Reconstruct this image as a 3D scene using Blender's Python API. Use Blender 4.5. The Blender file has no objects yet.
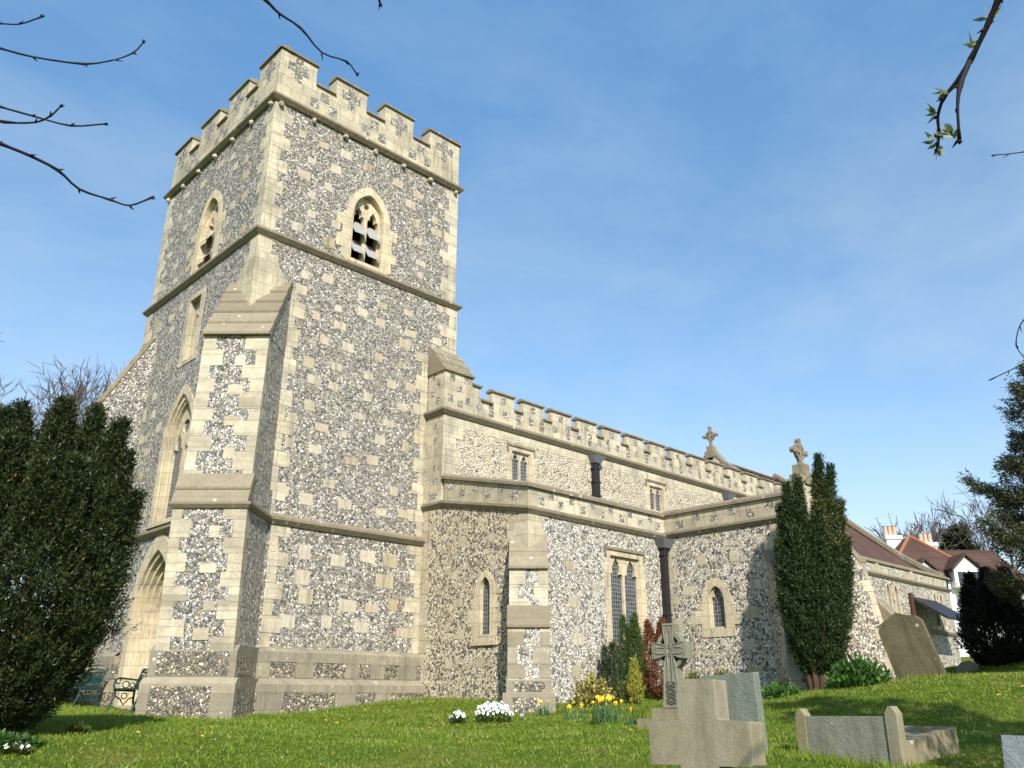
import bpy, bmesh, math, random
import numpy as np
from mathutils import Vector, Matrix
from mathutils.geometry import tessellate_polygon

random.seed(7); RNG = np.random.default_rng(7)
scene = bpy.context.scene
COL = scene.collection
R = math.radians

# ------------------------------------------------------------------ camera
CAM = Vector((-7.96, -17.24, 0.29))
def cam_axes(yaw, pitch, roll):
    f = Vector((math.cos(yaw)*math.cos(pitch), math.sin(yaw)*math.cos(pitch), math.sin(pitch)))
    r = Vector((math.sin(yaw), -math.cos(yaw), 0)); u = r.cross(f)
    return r*math.cos(roll)+u*math.sin(roll), -r*math.sin(roll)+u*math.cos(roll), f
cr, cu, cf = cam_axes(R(46.122), R(20.309), R(0.187))
cd = bpy.data.cameras.new("camera"); cam = bpy.data.objects.new("camera", cd); COL.objects.link(cam)
cam.matrix_world = Matrix(((cr.x, cu.x, -cf.x, CAM.x), (cr.y, cu.y, -cf.y, CAM.y), (cr.z, cu.z, -cf.z, CAM.z), (0, 0, 0, 1)))
cd.sensor_width = 36; cd.lens = 842.2/1024*36; cd.clip_end = 2000; cd.clip_start = 0.05
scene.camera = cam

# ------------------------------------------------------------------ sky, sun, exposure
SUN_AZ, SUN_EL = 213.5, 37.0          # compass degrees, +y is north
w = bpy.data.worlds.new("World"); scene.world = w; w.use_nodes = True
nt = w.node_tree; nt.nodes.clear()
out = nt.nodes.new('ShaderNodeOutputWorld'); bg = nt.nodes.new('ShaderNodeBackground')
sky = nt.nodes.new('ShaderNodeTexSky'); sky.sky_type = 'NISHITA'; sky.sun_disc = False
sky.sun_elevation = R(SUN_EL); sky.sun_rotation = R(SUN_AZ); sky.air_density = 1.0; sky.dust_density = 0.2; sky.ozone_density = 4.5
tc = nt.nodes.new('ShaderNodeTexCoord')
mp = nt.nodes.new('ShaderNodeMapping'); mp.inputs['Scale'].default_value = (1.6, 2.6, 5.0); mp.inputs['Rotation'].default_value = (0.2, 0.35, 0.5)
ns = nt.nodes.new('ShaderNodeTexNoise'); ns.inputs['Scale'].default_value = 1.9; ns.inputs['Detail'].default_value = 8; ns.inputs['Roughness'].default_value = 0.62
ns.inputs['Distortion'].default_value = 0.15
rp = nt.nodes.new('ShaderNodeValToRGB'); rp.color_ramp.elements[0].position = 0.36; rp.color_ramp.elements[0].color = (0, 0, 0, 1)
rp.color_ramp.elements[1].position = 0.74; rp.color_ramp.elements[1].color = (1, 1, 1, 1)
mx = nt.nodes.new('ShaderNodeMix'); mx.data_type = 'RGBA'
ml = nt.nodes.new('ShaderNodeMath'); ml.operation = 'MULTIPLY'; ml.inputs[1].default_value = 0.5
nt.links.new(tc.outputs['Generated'], mp.inputs['Vector']); nt.links.new(mp.outputs['Vector'], ns.inputs['Vector'])
sz = nt.nodes.new('ShaderNodeSeparateXYZ'); nt.links.new(tc.outputs['Generated'], sz.inputs[0])
hz = nt.nodes.new('ShaderNodeMapRange'); hz.inputs['From Min'].default_value = .15; hz.inputs['From Max'].default_value = .75; hz.inputs['To Min'].default_value = 1; hz.inputs['To Max'].default_value = .25; nt.links.new(sz.outputs[2], hz.inputs['Value'])
mm = nt.nodes.new('ShaderNodeMath'); mm.operation = 'MULTIPLY'; nt.links.new(hz.outputs[0], mm.inputs[1]); nt.links.new(ns.outputs['Fac'], rp.inputs['Fac']); nt.links.new(rp.outputs['Color'], mm.inputs[0]); nt.links.new(mm.outputs[0], ml.inputs[0]); nt.links.new(ml.outputs[0], mx.inputs['Factor'])
tint = nt.nodes.new('ShaderNodeValToRGB'); tint.color_ramp.elements[0].position = .05; tint.color_ramp.elements[0].color = (.97, .79, .69, 1); tint.color_ramp.elements[1].position = .76; tint.color_ramp.elements[1].color = (.85, 1.14, 1.12, 1)
e = tint.color_ramp.elements.new(.5); e.color = (.90, .96, .86, 1)
nt.links.new(sz.outputs[2], tint.inputs[0]); tm = nt.nodes.new('ShaderNodeMix'); tm.data_type = 'RGBA'; tm.blend_type = 'MULTIPLY'; tm.inputs[0].default_value = 1
nt.links.new(sky.outputs['Color'], tm.inputs[6]); nt.links.new(tint.outputs[0], tm.inputs[7]); nt.links.new(tm.outputs[2], mx.inputs[6]); mx.inputs[7].default_value = (2.5, 3.05, 3.5, 1)
nt.links.new(mx.outputs[2], bg.inputs['Color']); nt.links.new(bg.outputs[0], out.inputs[0])
bg.inputs['Strength'].default_value = 0.132
sl = bpy.data.lights.new("sun", 'SUN'); sun = bpy.data.objects.new("sun", sl); COL.objects.link(sun)
sl.energy = 4.0; sl.angle = R(0.53); sl.color = (1.0, 0.93, 0.82)
sdir = Vector((math.sin(R(SUN_AZ))*math.cos(R(SUN_EL)), math.cos(R(SUN_AZ))*math.cos(R(SUN_EL)), math.sin(R(SUN_EL))))
sun.rotation_euler = sdir.to_track_quat('Z', 'Y').to_euler(); sun.location = (-20, -30, 40)
vs = scene.view_settings; vs.view_transform = 'Standard'; vs.look = 'None'; vs.exposure = 1.0; vs.gamma = 1; vs.use_curve_mapping = False

# ------------------------------------------------------------------ materials
class NB:
    def __init__(s, name):
        s.m = bpy.data.materials.new(name); s.m.use_nodes = True; s.t = s.m.node_tree; s.t.nodes.clear()
        s.o = s.n('ShaderNodeOutputMaterial'); s.b = s.n('ShaderNodeBsdfPrincipled'); s.l(s.b.outputs[0], s.o.inputs[0])
        s.c = s.n('ShaderNodeTexCoord').outputs['Object']
    def n(s, k, **kw):
        x = s.t.nodes.new(k)
        for a, v in kw.items(): setattr(x, a, v)
        return x
    def l(s, a, b): s.t.links.new(a, b)
    def noise(s, scale, detail=4, rough=.55, vec=None):
        x = s.n('ShaderNodeTexNoise'); x.inputs['Scale'].default_value = scale; x.inputs['Detail'].default_value = detail; x.inputs['Roughness'].default_value = rough
        s.l(vec or s.c, x.inputs['Vector']); return x
    def ramp(s, fac, stops, interp='LINEAR'):
        x = s.n('ShaderNodeValToRGB'); cr_ = x.color_ramp; cr_.interpolation = interp
        while len(cr_.elements) > 1: cr_.elements.remove(cr_.elements[-1])
        for i, (p, c) in enumerate(stops):
            e = cr_.elements[0] if i == 0 else cr_.elements.new(p)
            e.position = p; e.color = (c[0], c[1], c[2], 1) if not isinstance(c, (int, float)) else (c, c, c, 1)
        s.l(fac, x.inputs[0]); return x.outputs[0]
    def mix(s, fac, a, b, mode='MIX'):
        x = s.n('ShaderNodeMix'); x.data_type = 'RGBA'; x.blend_type = mode
        for v, i in ((fac, 0), (a, 6), (b, 7)):
            if hasattr(v, 'links'): s.l(v, x.inputs[i])
            elif isinstance(v, (int, float)): x.inputs[i].default_value = v
            else: x.inputs[i].default_value = (v[0], v[1], v[2], 1)
        return x.outputs[2]
    def math(s, op, a, b=None):
        x = s.n('ShaderNodeMath'); x.operation = op
        for v, i in ((a, 0), (b, 1)):
            if v is None: continue
            if hasattr(v, 'links'): s.l(v, x.inputs[i])
            else: x.inputs[i].default_value = v
        return x.outputs[0]
    def attr(s, name='tint'):
        x = s.n('ShaderNodeAttribute'); x.attribute_name = name; return x.outputs['Fac']
    def bump(s, h, strength=.5, dist=.02):
        x = s.n('ShaderNodeBump'); x.inputs['Strength'].default_value = strength; x.inputs['Distance'].default_value = dist
        s.l(h, x.inputs['Height']); s.l(x.outputs[0], s.b.inputs['Normal'])
    def col(s, c):
        if hasattr(c, 'links'): s.l(c, s.b.inputs['Base Color'])
        else: s.b.inputs['Base Color'].default_value = (c[0], c[1], c[2], 1)
    def rough(s, r, spec=.3):
        if hasattr(r, 'links'): s.l(r, s.b.inputs['Roughness'])
        else: s.b.inputs['Roughness'].default_value = r
        s.b.inputs['Specular IOR Level'].default_value = spec
    def wallvec(s):                                  # (x+y, z) so that brick courses run round every wall
        sp = s.n('ShaderNodeSeparateXYZ'); s.l(s.c, sp.inputs[0]); a = s.math('ADD', sp.outputs[0], sp.outputs[1])
        cb = s.n('ShaderNodeCombineXYZ'); s.l(a, cb.inputs[0]); s.l(sp.outputs[2], cb.inputs[1]); return cb.outputs[0]

def flint(name, stops, mortar, scale=9.0, edge=(.03, .12), big=.25):
    k = NB(name)
    nv = k.noise(7, 2); mv = k.n('ShaderNodeVectorMath', operation='MULTIPLY_ADD'); k.l(nv.outputs['Color'], mv.inputs[0])
    mv.inputs[1].default_value = (.09, .09, .09); k.l(k.c, mv.inputs[2]); vec = mv.outputs[0]
    v1 = k.n('ShaderNodeTexVoronoi'); v1.feature = 'F1'; v1.inputs['Scale'].default_value = scale; k.l(vec, v1.inputs['Vector'])
    v2 = k.n('ShaderNodeTexVoronoi'); v2.feature = 'DISTANCE_TO_EDGE'; v2.inputs['Scale'].default_value = scale; k.l(vec, v2.inputs['Vector'])
    sp = k.n('ShaderNodeSeparateColor'); k.l(v1.outputs['Color'], sp.inputs[0])
    c = k.ramp(sp.outputs[0], stops, 'CONSTANT')
    fine = k.noise(38, 3); c = k.mix(k.ramp(fine.outputs['Fac'], [(.54, 0.0), (.62, .65)]), c, (.60, .585, .55))      # chalky rind on the knapped stone
    mask = k.ramp(v2.outputs['Distance'], [(edge[0], 0), (edge[1], 1)])
    mn = k.noise(30, 3); mo = k.mix(mn.outputs['Fac'], [x*.72 for x in mortar], mortar)
    c = k.mix(mask, mo, c)
    bg_ = k.noise(.55, 5, .6); c = k.mix(k.ramp(bg_.outputs['Fac'], [(.35, big), (.65, 0)]), c, (.22, .19, .14), 'MIX')
    k.col(c); k.rough(k.ramp(sp.outputs[1], [(0, .35), (1, .8)]), .35)
    hh = k.math('ADD', k.math('MULTIPLY', mask, .8), k.math('MULTIPLY', sp.outputs[2], .7)); k.bump(hh, 1.0, .04)
    return k.m
FLINT_GREY = flint('flint_dark_grey', [(0, (.022, .024, .032)), (.19, (.065, .068, .085)), (.36, (.16, .165, .185)), (.53, (.32, .31, .29)), (.68, (.58, .555, .50)), (.88, (.30, .21, .12)), (.92, (.74, .72, .68))], (.52, .465, .345), 19.0, (.04, .16), .10)
FLINT_LOW = flint('flint_grey_and_white', [(0, (.04, .041, .05)), (.17, (.11, .11, .125)), (.34, (.23, .225, .215)), (.52, (.43, .41, .37)), (.70, (.58, .55, .49)), (.86, (.38, .29, .17)), (.91, (.70, .68, .63))], (.47, .415, .305), 17.5, (.03, .13), .10)
FLINT_TAN = flint('flint_tan_and_black', [(0, (.035, .034, .036)), (.20, (.15, .14, .125)), (.32, (.46, .37, .22)), (.54, (.62, .53, .36)), (.78, (.72, .67, .56))], (.58, .49, .33), 17.5, (.02, .12), .15)
FLINT_WHITE = flint('flint_white', [(0, (.07, .07, .08)), (.11, (.24, .235, .23)), (.25, (.47, .45, .40)), (.50, (.62, .595, .54)), (.82, (.50, .41, .26)), (.90, (.72, .70, .66))], (.55, .49, .37), 16.5, (.02, .12), .05)
FLINT_PLINTH = flint('flint_brown_and_black', [(0, (.03, .03, .035)), (.34, (.12, .11, .10)), (.52, (.27, .22, .15)), (.72, (.40, .34, .23)), (.88, (.55, .50, .42))], (.36, .31, .21), 16.0, (.03, .15), .25)
FLINT_MIX = flint('flint_white_and_black', [(0, (.04, .04, .045)), (.18, (.19, .185, .175)), (.32, (.44, .40, .31)), (.54, (.60, .56, .47)), (.78, (.46, .37, .22)), (.85, (.72, .69, .64))], (.56, .48, .34), 16.5, (.02, .12), .10)
FLINT_CREAM = flint('flint_in_cream_mortar', [(0, (.06, .06, .07)), (.09, (.30, .28, .25)), (.22, (.54, .48, .36)), (.62, (.64, .58, .46)), (.88, (.76, .72, .64))], (.60, .52, .36), 13.0, (.06, .24), .08)

def stone(name, a, b, joints=True, dirt=(.17, .15, .11), dirty=.55, rough=.85, lichen=0.0, bmp=.55):
    k = NB(name)
    base = k.mix(k.attr(), a, b)
    if joints:
        bt = k.n('ShaderNodeTexBrick'); bt.inputs['Scale'].default_value = 1.0; bt.inputs['Brick Width'].default_value = .62; bt.inputs['Row Height'].default_value = .31
        bt.inputs['Mortar Size'].default_value = .010; bt.inputs['Mortar Smooth'].default_value = .3; bt.inputs['Color1'].default_value = (.82, .82, .80, 1); bt.inputs['Color2'].default_value = (1.08, 1.04, .98, 1); bt.inputs['Mortar'].default_value = (.62, .60, .56, 1)
        k.l(k.wallvec(), bt.inputs['Vector']); base = k.mix(1.0, base, bt.outputs['Color'], 'MULTIPLY')
    n1 = k.noise(1.7, 6, .65); n2 = k.noise(14, 4); n3 = k.noise(60, 2)
    c = k.mix(k.ramp(n1.outputs['Fac'], [(.42, 0), (.72, dirty)]), base, dirt)
    c = k.mix(k.ramp(n2.outputs['Fac'], [(.3, .30), (.6, 0)]), c, [x*.55 for x in a])
    c = k.mix(k.ramp(n3.outputs['Fac'], [(.3, .15), (.7, 0)]), c, (.1, .09, .07))
    if lichen:
        vo = k.n('ShaderNodeTexVoronoi'); vo.inputs['Scale'].default_value = 6.5; wob = k.noise(16, 3); va = k.n('ShaderNodeVectorMath', operation='MULTIPLY_ADD'); k.l(wob.outputs['Color'], va.inputs[0]); va.inputs[1].default_value = (.05, .05, .05); k.l(k.c, va.inputs[2]); k.l(va.outputs[0], vo.inputs['Vector'])
        sc_ = k.n('ShaderNodeSeparateColor'); k.l(vo.outputs['Color'], sc_.inputs[0]); has = k.ramp(sc_.outputs[0], [(0, 0), (1-.42*lichen, 1)], 'CONSTANT'); rad_ = k.math('MULTIPLY', sc_.outputs[1], .30)
        spot = k.math('MULTIPLY', k.math('LESS_THAN', vo.outputs['Distance'], rad_), has); c = k.mix(k.math('MULTIPLY', spot, .6), c, (.60, .58, .50))
        v = k.noise(5.3, 4, .6); c = k.mix(k.ramp(v.outputs['Fac'], [(.66, 0), (.74, .6*lichen)]), c, (.42, .27, .06))
    sv = k.n('ShaderNodeMapping'); sv.inputs['Scale'].default_value = (5.5, .55, 1); k.l(k.wallvec(), sv.inputs['Vector']); st = k.noise(1, 5, .6, sv.outputs[0])       # rain streaks
    c = k.mix(k.ramp(st.outputs['Fac'], [(.50, 0), (.72, .50)]), c, [x*.42 for x in dirt])
    n4 = k.noise(4.5, 5, .7); c = k.mix(k.ramp(n4.outputs['Fac'], [(.56, 0), (.70, .35)]), c, [x*.8 for x in dirt])
    k.col(c); k.rough(rough, .2)
    k.bump(k.math('ADD', k.math('MULTIPLY', n4.outputs['Fac'], 1.4), k.math('ADD', n2.outputs['Fac'], n3.outputs['Fac'])), bmp, .018); return k.m
LIME = stone('limestone', (.45, .40, .29), (.64, .59, .46))
LIME_PALE = stone('limestone_dressed', (.50, .43, .29), (.64, .56, .41), dirty=.35)
BLOCK = stone('limestone_block', (.40, .32, .19), (.54, .50, .39), joints=False, dirty=.25)
WEATHER = stone('weathered_stone', (.21, .175, .115), (.30, .255, .175), joints=False, dirty=.6, lichen=.6)
PLINTHST = stone('plinth_stone', (.26, .235, .175), (.36, .325, .25), dirty=.55, lichen=.35)
GRAVE = stone('grave_stone_lichen', (.21, .19, .125), (.27, .245, .165), joints=False, dirt=(.20, .16, .07), dirty=.8, lichen=.45, bmp=.22)
GRAVE_GREY = stone('grave_stone_grey', (.20, .20, .15), (.25, .25, .19), joints=False, dirty=.5, dirt=(.13, .13, .08), bmp=.5, lichen=.25)
GRAVE_TAN = stone('grave_stone_tan', (.235, .215, .15), (.29, .265, .19), joints=False, dirt=(.19, .14, .05), dirty=.6, lichen=.6, bmp=.2)
GRAVE_COLD = stone('grave_stone_pale_grey', (.165, .19, .155), (.20, .225, .185), joints=False, dirty=.35, dirt=(.17, .19, .14))
GRAVE_DARK = stone('grave_stone_brown', (.12, .10, .055), (.17, .14, .08), joints=False, dirt=(.055, .06, .03), dirty=.85, lichen=.12)
SLATEB = stone('grave_slate_blue', (.20, .23, .25), (.25, .28, .30), joints=False, dirty=.3, dirt=(.13, .15, .15))
def plain(name, c, r=.6, spec=.3, var=.25, scale=8, metal=0):
    k = NB(name); n = k.noise(scale, 4); k.col(k.mix(k.ramp(n.outputs['Fac'], [(.3, var), (.7, 0)]), c, [x*.4 for x in c])); k.rough(r, spec); k.b.inputs['Metallic'].default_value = metal
    k.bump(n.outputs['Fac'], .15, .01); return k.m
IRON_BLACK = plain('black_painted_iron', (.018, .018, .021), .5); IRON_GREY = plain('grey_lead', (.16, .17, .19), .55)
IRON_GREEN = plain('green_painted_iron', (.012, .042, .036), .5); WOOD_DARK = plain('dark_wood', (.06, .04, .026), .7, scale=20)
LOUVRE = plain('weathered_grey_board', (.30, .30, .295), .8, .2, .4, 25); SOFT_DARK = plain('unlit_interior', (.02, .018, .016), .9, .1)
DOORW = plain('oak_door', (.20, .12, .06), .7, .2, .5, 16); RENDER = plain('white_render', (.78, .78, .76), .8, .2, .12, 3)
RUSTY = plain('rusty_iron', (.075, .035, .02), .8, .2, .4, 12); TERRA = plain('terracotta', (.46, .22, .12), .8, .2, .3, 9); PLASTERW = plain('white_paint', (.8, .8, .78), .6)
GLASSD = plain('dark_window_glass', (.03, .035, .04), .12, .5, .2)
POT = plain('pale_clay_pot', (.50, .34, .25), .8, .2, .3, 9)
RIDGE_T = plain('orange_ridge_tile', (.27, .115, .055), .8, .2, .3, 9)
def tiles(name, a, b, row=.11, wid=.17):
    k = NB(name); bt = k.n('ShaderNodeTexBrick'); bt.inputs['Scale'].default_value = 1; bt.inputs['Brick Width'].default_value = wid; bt.inputs['Row Height'].default_value = row
    bt.inputs['Mortar Size'].default_value = .012; bt.inputs['Color1'].default_value = (*a, 1); bt.inputs['Color2'].default_value = (*b, 1); bt.inputs['Mortar'].default_value = (a[0]*.3, a[1]*.3, a[2]*.3, 1)
    k.l(k.wallvec(), bt.inputs['Vector']); n = k.noise(.9, 5, .6)
    k.col(k.mix(k.ramp(n.outputs['Fac'], [(.4, 0), (.7, .5)]), bt.outputs['Color'], [x*.6 for x in a])); k.rough(.85, .2); k.bump(bt.outputs['Fac'], -.6, .02); return k.m
TILE = tiles('plain_roof_tiles', (.085, .048, .036), (.13, .070, .048)); TILE_HOUSE = tiles('house_roof_tiles', (.066, .040, .031), (.10, .056, .041), .2, .3)
def lattice():
    k = NB('leaded_glass'); bt = k.n('ShaderNodeTexBrick'); bt.offset = 0; bt.inputs['Scale'].default_value = 1; bt.inputs['Brick Width'].default_value = .082; bt.inputs['Row Height'].default_value = .10
    bt.inputs['Mortar Size'].default_value = .007; bt.inputs['Color1'].default_value = (.025, .03, .035, 1); bt.inputs['Color2'].default_value = (.07, .075, .08, 1); bt.inputs['Mortar'].default_value = (.20, .22, .24, 1)
    k.l(k.wallvec(), bt.inputs['Vector']); k.col(bt.outputs['Color']); k.rough(.25, .45); n = k.noise(9, 2); k.bump(n.outputs['Fac'], .3, .01); return k.m
GLASS = lattice()
def leafmat(name, a, b, c=None, trans=.25, rough=.5):
    k = NB(name); t = k.attr(); st = [(0, a), (.75, b)] + ([(1, c)] if c else [])
    k.col(k.ramp(t, st)); k.rough(rough, .35)
    tr = k.n('ShaderNodeBsdfTranslucent'); k.l(k.b.inputs['Base Color'].links[0].from_socket, tr.inputs[0]); ms = k.n('ShaderNodeMixShader'); ms.inputs[0].default_value = trans
    k.l(k.b.outputs[0], ms.inputs[1]); k.l(tr.outputs[0], ms.inputs[2]); k.l(ms.outputs[0], k.o.inputs[0]); return k.m
YEW = leafmat('yew_foliage', (.008, .018, .005), (.034, .054, .011), (.10, .066, .014), .10)
YEW2 = leafmat('irish_yew_foliage', (.010, .024, .006), (.034, .060, .012), (.11, .085, .02), .12)
YEW_DARK = leafmat('far_yew_foliage', (.005, .011, .005), (.012, .022, .008), None, .05)
CEDAR = leafmat('conifer_foliage', (.012, .022, .008), (.055, .060, .014), (.13, .11, .025), .12)
SPRUCE = leafmat('far_conifer_foliage', (.02, .035, .02), (.05, .07, .03), None, .1)
HEDGE = leafmat('shrub_green', (.03, .06, .014), (.09, .13, .028), (.20, .13, .04))
RUST = leafmat('shrub_rust', (.10, .035, .015), (.22, .075, .03), (.10, .10, .03))
GOLD = leafmat('shrub_gold', (.20, .20, .02), (.42, .38, .05), (.55, .5, .12))
GOLDV = leafmat('golden_variegated_leaf', (.10, .12, .02), (.38, .32, .08), (.55, .45, .2))
BROADL = leafmat('broad_green_leaf', (.025, .075, .012), (.07, .16, .03), None, .3)
DAFL = leafmat('daffodil_leaf', (.04, .10, .03), (.09, .18, .07), None, .3)
GRASSM = leafmat('grass_blade', (.10, .172, .012), (.215, .285, .026), (.46, .42, .16), .35)
BARK = plain('bark', (.10, .062, .04), .9, .1, .6, 12); BARK_DARK = plain('dark_bark', (.016, .011, .011), .7, .2, .4, 30); BARK_GREY = plain('grey_bark', (.12, .10, .09), .9, .1, .5, 8)
PETAL_Y = plain('yellow_petal', (.80, .55, .02), .6, .2, .1); PETAL_W = plain('white_petal', (.66, .66, .69), .6, .2, .08); PETAL_O = plain('orange_trumpet', (.85, .38, .01), .6, .2, .1)
BUD = leafmat('young_leaf', (.09, .12, .035), (.22, .26, .09), None, .3)
PETAL_B = plain('violet_petal', (.25, .25, .6), .6, .2, .1)

# ------------------------------------------------------------------ mesh helpers
class MB:
    def __init__(s): s.v = []; s.f = []; s.mi = []; s.ti = []
    def add(s, vs_, fs, mat=0, tint=.5):
        o = len(s.v); s.v.extend([tuple(p) for p in vs_])
        for f in fs: s.f.append([i+o for i in f]); s.mi.append(mat); s.ti.append(tint)
    def box(s, x0, x1, y0, y1, z0, z1, mat=0, tint=.5):
        s.add([(x, y, z) for z in (z0, z1) for x, y in ((x0, y0), (x1, y0), (x1, y1), (x0, y1))], [(3, 2, 1, 0), (4, 5, 6, 7), (0, 1, 5, 4), (1, 2, 6, 5), (2, 3, 7, 6), (3, 0, 4, 7)], mat, tint)
    def tube(s, pts, rad, n=8, mat=0, tint=.5, cap=True):
        pts = [Vector(p) for p in pts]; m = len(pts); rr = rad if isinstance(rad, (list, tuple)) else [rad]*m
        vv = []; ref = Vector((.31, .22, .93))
        for i, p in enumerate(pts):
            d = (pts[min(i+1, m-1)]-pts[max(i-1, 0)]).normalized(); a = d.cross(ref)
            if a.length < .1: a = d.cross(Vector((1, 0, 0)))
            a.normalize(); b = d.cross(a)
            vv += [p+(a*math.cos(2*math.pi*k/n)+b*math.sin(2*math.pi*k/n))*rr[i] for k in range(n)]
        ff = [(i*n+k, i*n+(k+1) % n, (i+1)*n+(k+1) % n, (i+1)*n+k) for i in range(m-1) for k in range(n)]
        if cap: ff += [tuple(range(n))[::-1], tuple(range((m-1)*n, m*n))]
        s.add(vv, ff, mat, tint)
    def build(s, name, mats, parent=None, smooth=False, bevel=0):
        me = bpy.data.meshes.new(name); me.from_pydata(s.v, [], s.f)
        for m in (mats if isinstance(mats, (list, tuple)) else [mats]): me.materials.append(m)
        me.polygons.foreach_set('material_index', s.mi)
        at = me.attributes.new('tint', 'FLOAT', 'FACE'); at.data.foreach_set('value', s.ti)
        if smooth: me.polygons.foreach_set('use_smooth', [True]*len(s.f))
        me.update()
        bm = bmesh.new(); bm.from_mesh(me); bmesh.ops.recalc_face_normals(bm, faces=bm.faces); bm.to_mesh(me); bm.free()
        o = bpy.data.objects.new(name, me); COL.objects.link(o)
        if parent: o.parent = parent
        if bevel:
            b = o.modifiers.new('bevel', 'BEVEL'); b.width = bevel; b.segments = 2; b.limit_method = 'ANGLE'
        return o
def merge(o, mb, mats):                                # lay more courses of stone into an existing wall mesh
    me = o.data; m = MB(); ti = [x.value for x in me.attributes['tint'].data]
    m.v = [tuple(v.co) for v in me.vertices]; m.f = [list(p.vertices) for p in me.polygons]; m.mi = [p.material_index for p in me.polygons]; m.ti = ti
    base = len(me.materials); off = len(m.v); m.v += mb.v; m.f += [[i+off for i in f] for f in mb.f]; m.mi += [base+i for i in mb.mi]; m.ti += mb.ti
    t = m.build('tmp', list(me.materials)+(mats if isinstance(mats, list) else [mats])); nm = me.name; new = t.data; bpy.data.objects.remove(t); o.data = new; bpy.data.meshes.remove(me); new.name = nm
def thing(name, label, cat, loc=(0, 0, 0), group=None):
    o = bpy.data.objects.new(name, None); COL.objects.link(o); o.location = loc; o.empty_display_size = .2
    tag(o, label, cat, group); return o
def tag(o, label, cat, group=None):
    o['label'] = label; o['category'] = cat
    if group: o['group'] = group
    return o
class Fr:                                             # wall frame: u along the wall, v up, d out of the wall
    def __init__(s, o, u, n): s.o = Vector(o); s.u = Vector(u).normalized(); s.n = Vector(n).normalized()
    def __call__(s, u, v, d=0): return s.o+s.u*u+Vector((0, 0, v))+s.n*d
def plate(mb, fr, outer, holes=(), d0=0.0, d1=.1, mat=0, tint=.5, back=False, sides=True, sidemat=None, skip_outer=False):
    loops = [list(outer)]+[list(h) for h in holes]
    tri = tessellate_polygon([[Vector((p[0], p[1], 0)) for p in l] for l in loops]); flat = [p for l in loops for p in l]
    mb.add([fr(p[0], p[1], d1) for p in flat], [t for t in tri if len(set(t)) == 3], mat, tint)
    if back: mb.add([fr(p[0], p[1], d0) for p in flat], [t for t in tri if len(set(t)) == 3], mat, tint)
    if sides:
        for i, l in enumerate(loops):
            if i == 0 and skip_outer: continue
            n = len(l); mb.add([fr(p[0], p[1], d1) for p in l]+[fr(p[0], p[1], d0) for p in l], [(k, (k+1) % n, n+(k+1) % n, n+k) for k in range(n)], mat if sidemat is None else sidemat, tint)
def fbox(mb, fr, u0, u1, v0, v1, d0, d1, mat=0, tint=.5): plate(mb, fr, [(u0, v0), (u1, v0), (u1, v1), (u0, v1)], (), d0, d1, mat, tint, back=True)
def rect(u0, u1, v0, v1): return [(u0, v0), (u1, v0), (u1, v1), (u0, v1)]
def arch(u, v0, w_, hs, rise, n=9):
    a = w_/2; Rr = (a*a+rise*rise)/(2*a); am = math.atan2(rise, Rr-a)
    p = [(u-a, v0), (u+a, v0)]
    p += [(u+a-Rr+Rr*math.cos(am*i/n), v0+hs+Rr*math.sin(am*i/n)) for i in range(n+1)]
    p += [(u-a+Rr-Rr*math.cos(am*i/n), v0+hs+Rr*math.sin(am*i/n)) for i in range(n-1, -1, -1)]
    return p
def trefoil(u, v0, w_, hs, hd):
    a = w_/2; half = [(1, 0), (1.0, .22), (.92, .36), (.74, .44), (.52, .40), (.60, .52), (.58, .66), (.44, .80), (.22, .92), (0, 1.08)]
    p = [(u-a, v0), (u+a, v0)]+[(u+a*x, v0+hs+hd*y) for x, y in half]; p += [(u-a*x, v0+hs+hd*y) for x, y in half[-2::-1]]; return p
def circ(u, v, r, n=12): return [(u+r*math.cos(2*math.pi*k/n), v+r*math.sin(2*math.pi*k/n)) for k in range(n)]
def sweep(mb, path, prof, mat=0, tint=.5, closed=False):     # path (x,y,z) walked with the outside on the right hand; prof (d,v)
    P_ = [Vector(p) for p in path]; m = len(P_); vv = []
    def nrm(a, b): d = (b-a); return Vector((d.y, -d.x, 0)).normalized()
    for i in range(m):
        if closed: n0 = nrm(P_[i-1], P_[i]); n1 = nrm(P_[i], P_[(i+1) % m])
        else: n0 = nrm(P_[max(i-1, 0)], P_[max(i-1, 0)+1]); n1 = nrm(P_[min(i, m-2)], P_[min(i, m-2)+1])
        b = (n0+n1); b = b/(b.dot(n1)) if b.length > .1 else n1
        vv += [P_[i]+b*d+Vector((0, 0, v)) for d, v in prof]
    k = len(prof); segs = m if closed else m-1
    ff = [(i*k+j, i*k+(j+1) % k, ((i+1) % m)*k+(j+1) % k, ((i+1) % m)*k+j) for i in range(segs) for j in range(k)]
    if not closed: ff += [tuple(range(k)), tuple(range((m-1)*k, m*k))[::-1]]
    mb.add(vv, ff, mat, tint)
STRING = [(-.06, -.12), (.04, -.12), (.13, -.02), (.13, .04), (-.06, .14)]
COPING = [(-.36, -.02), (.07, -.02), (.07, .05), (-.05, .13), (-.25, .13), (-.40, .05)]

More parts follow.
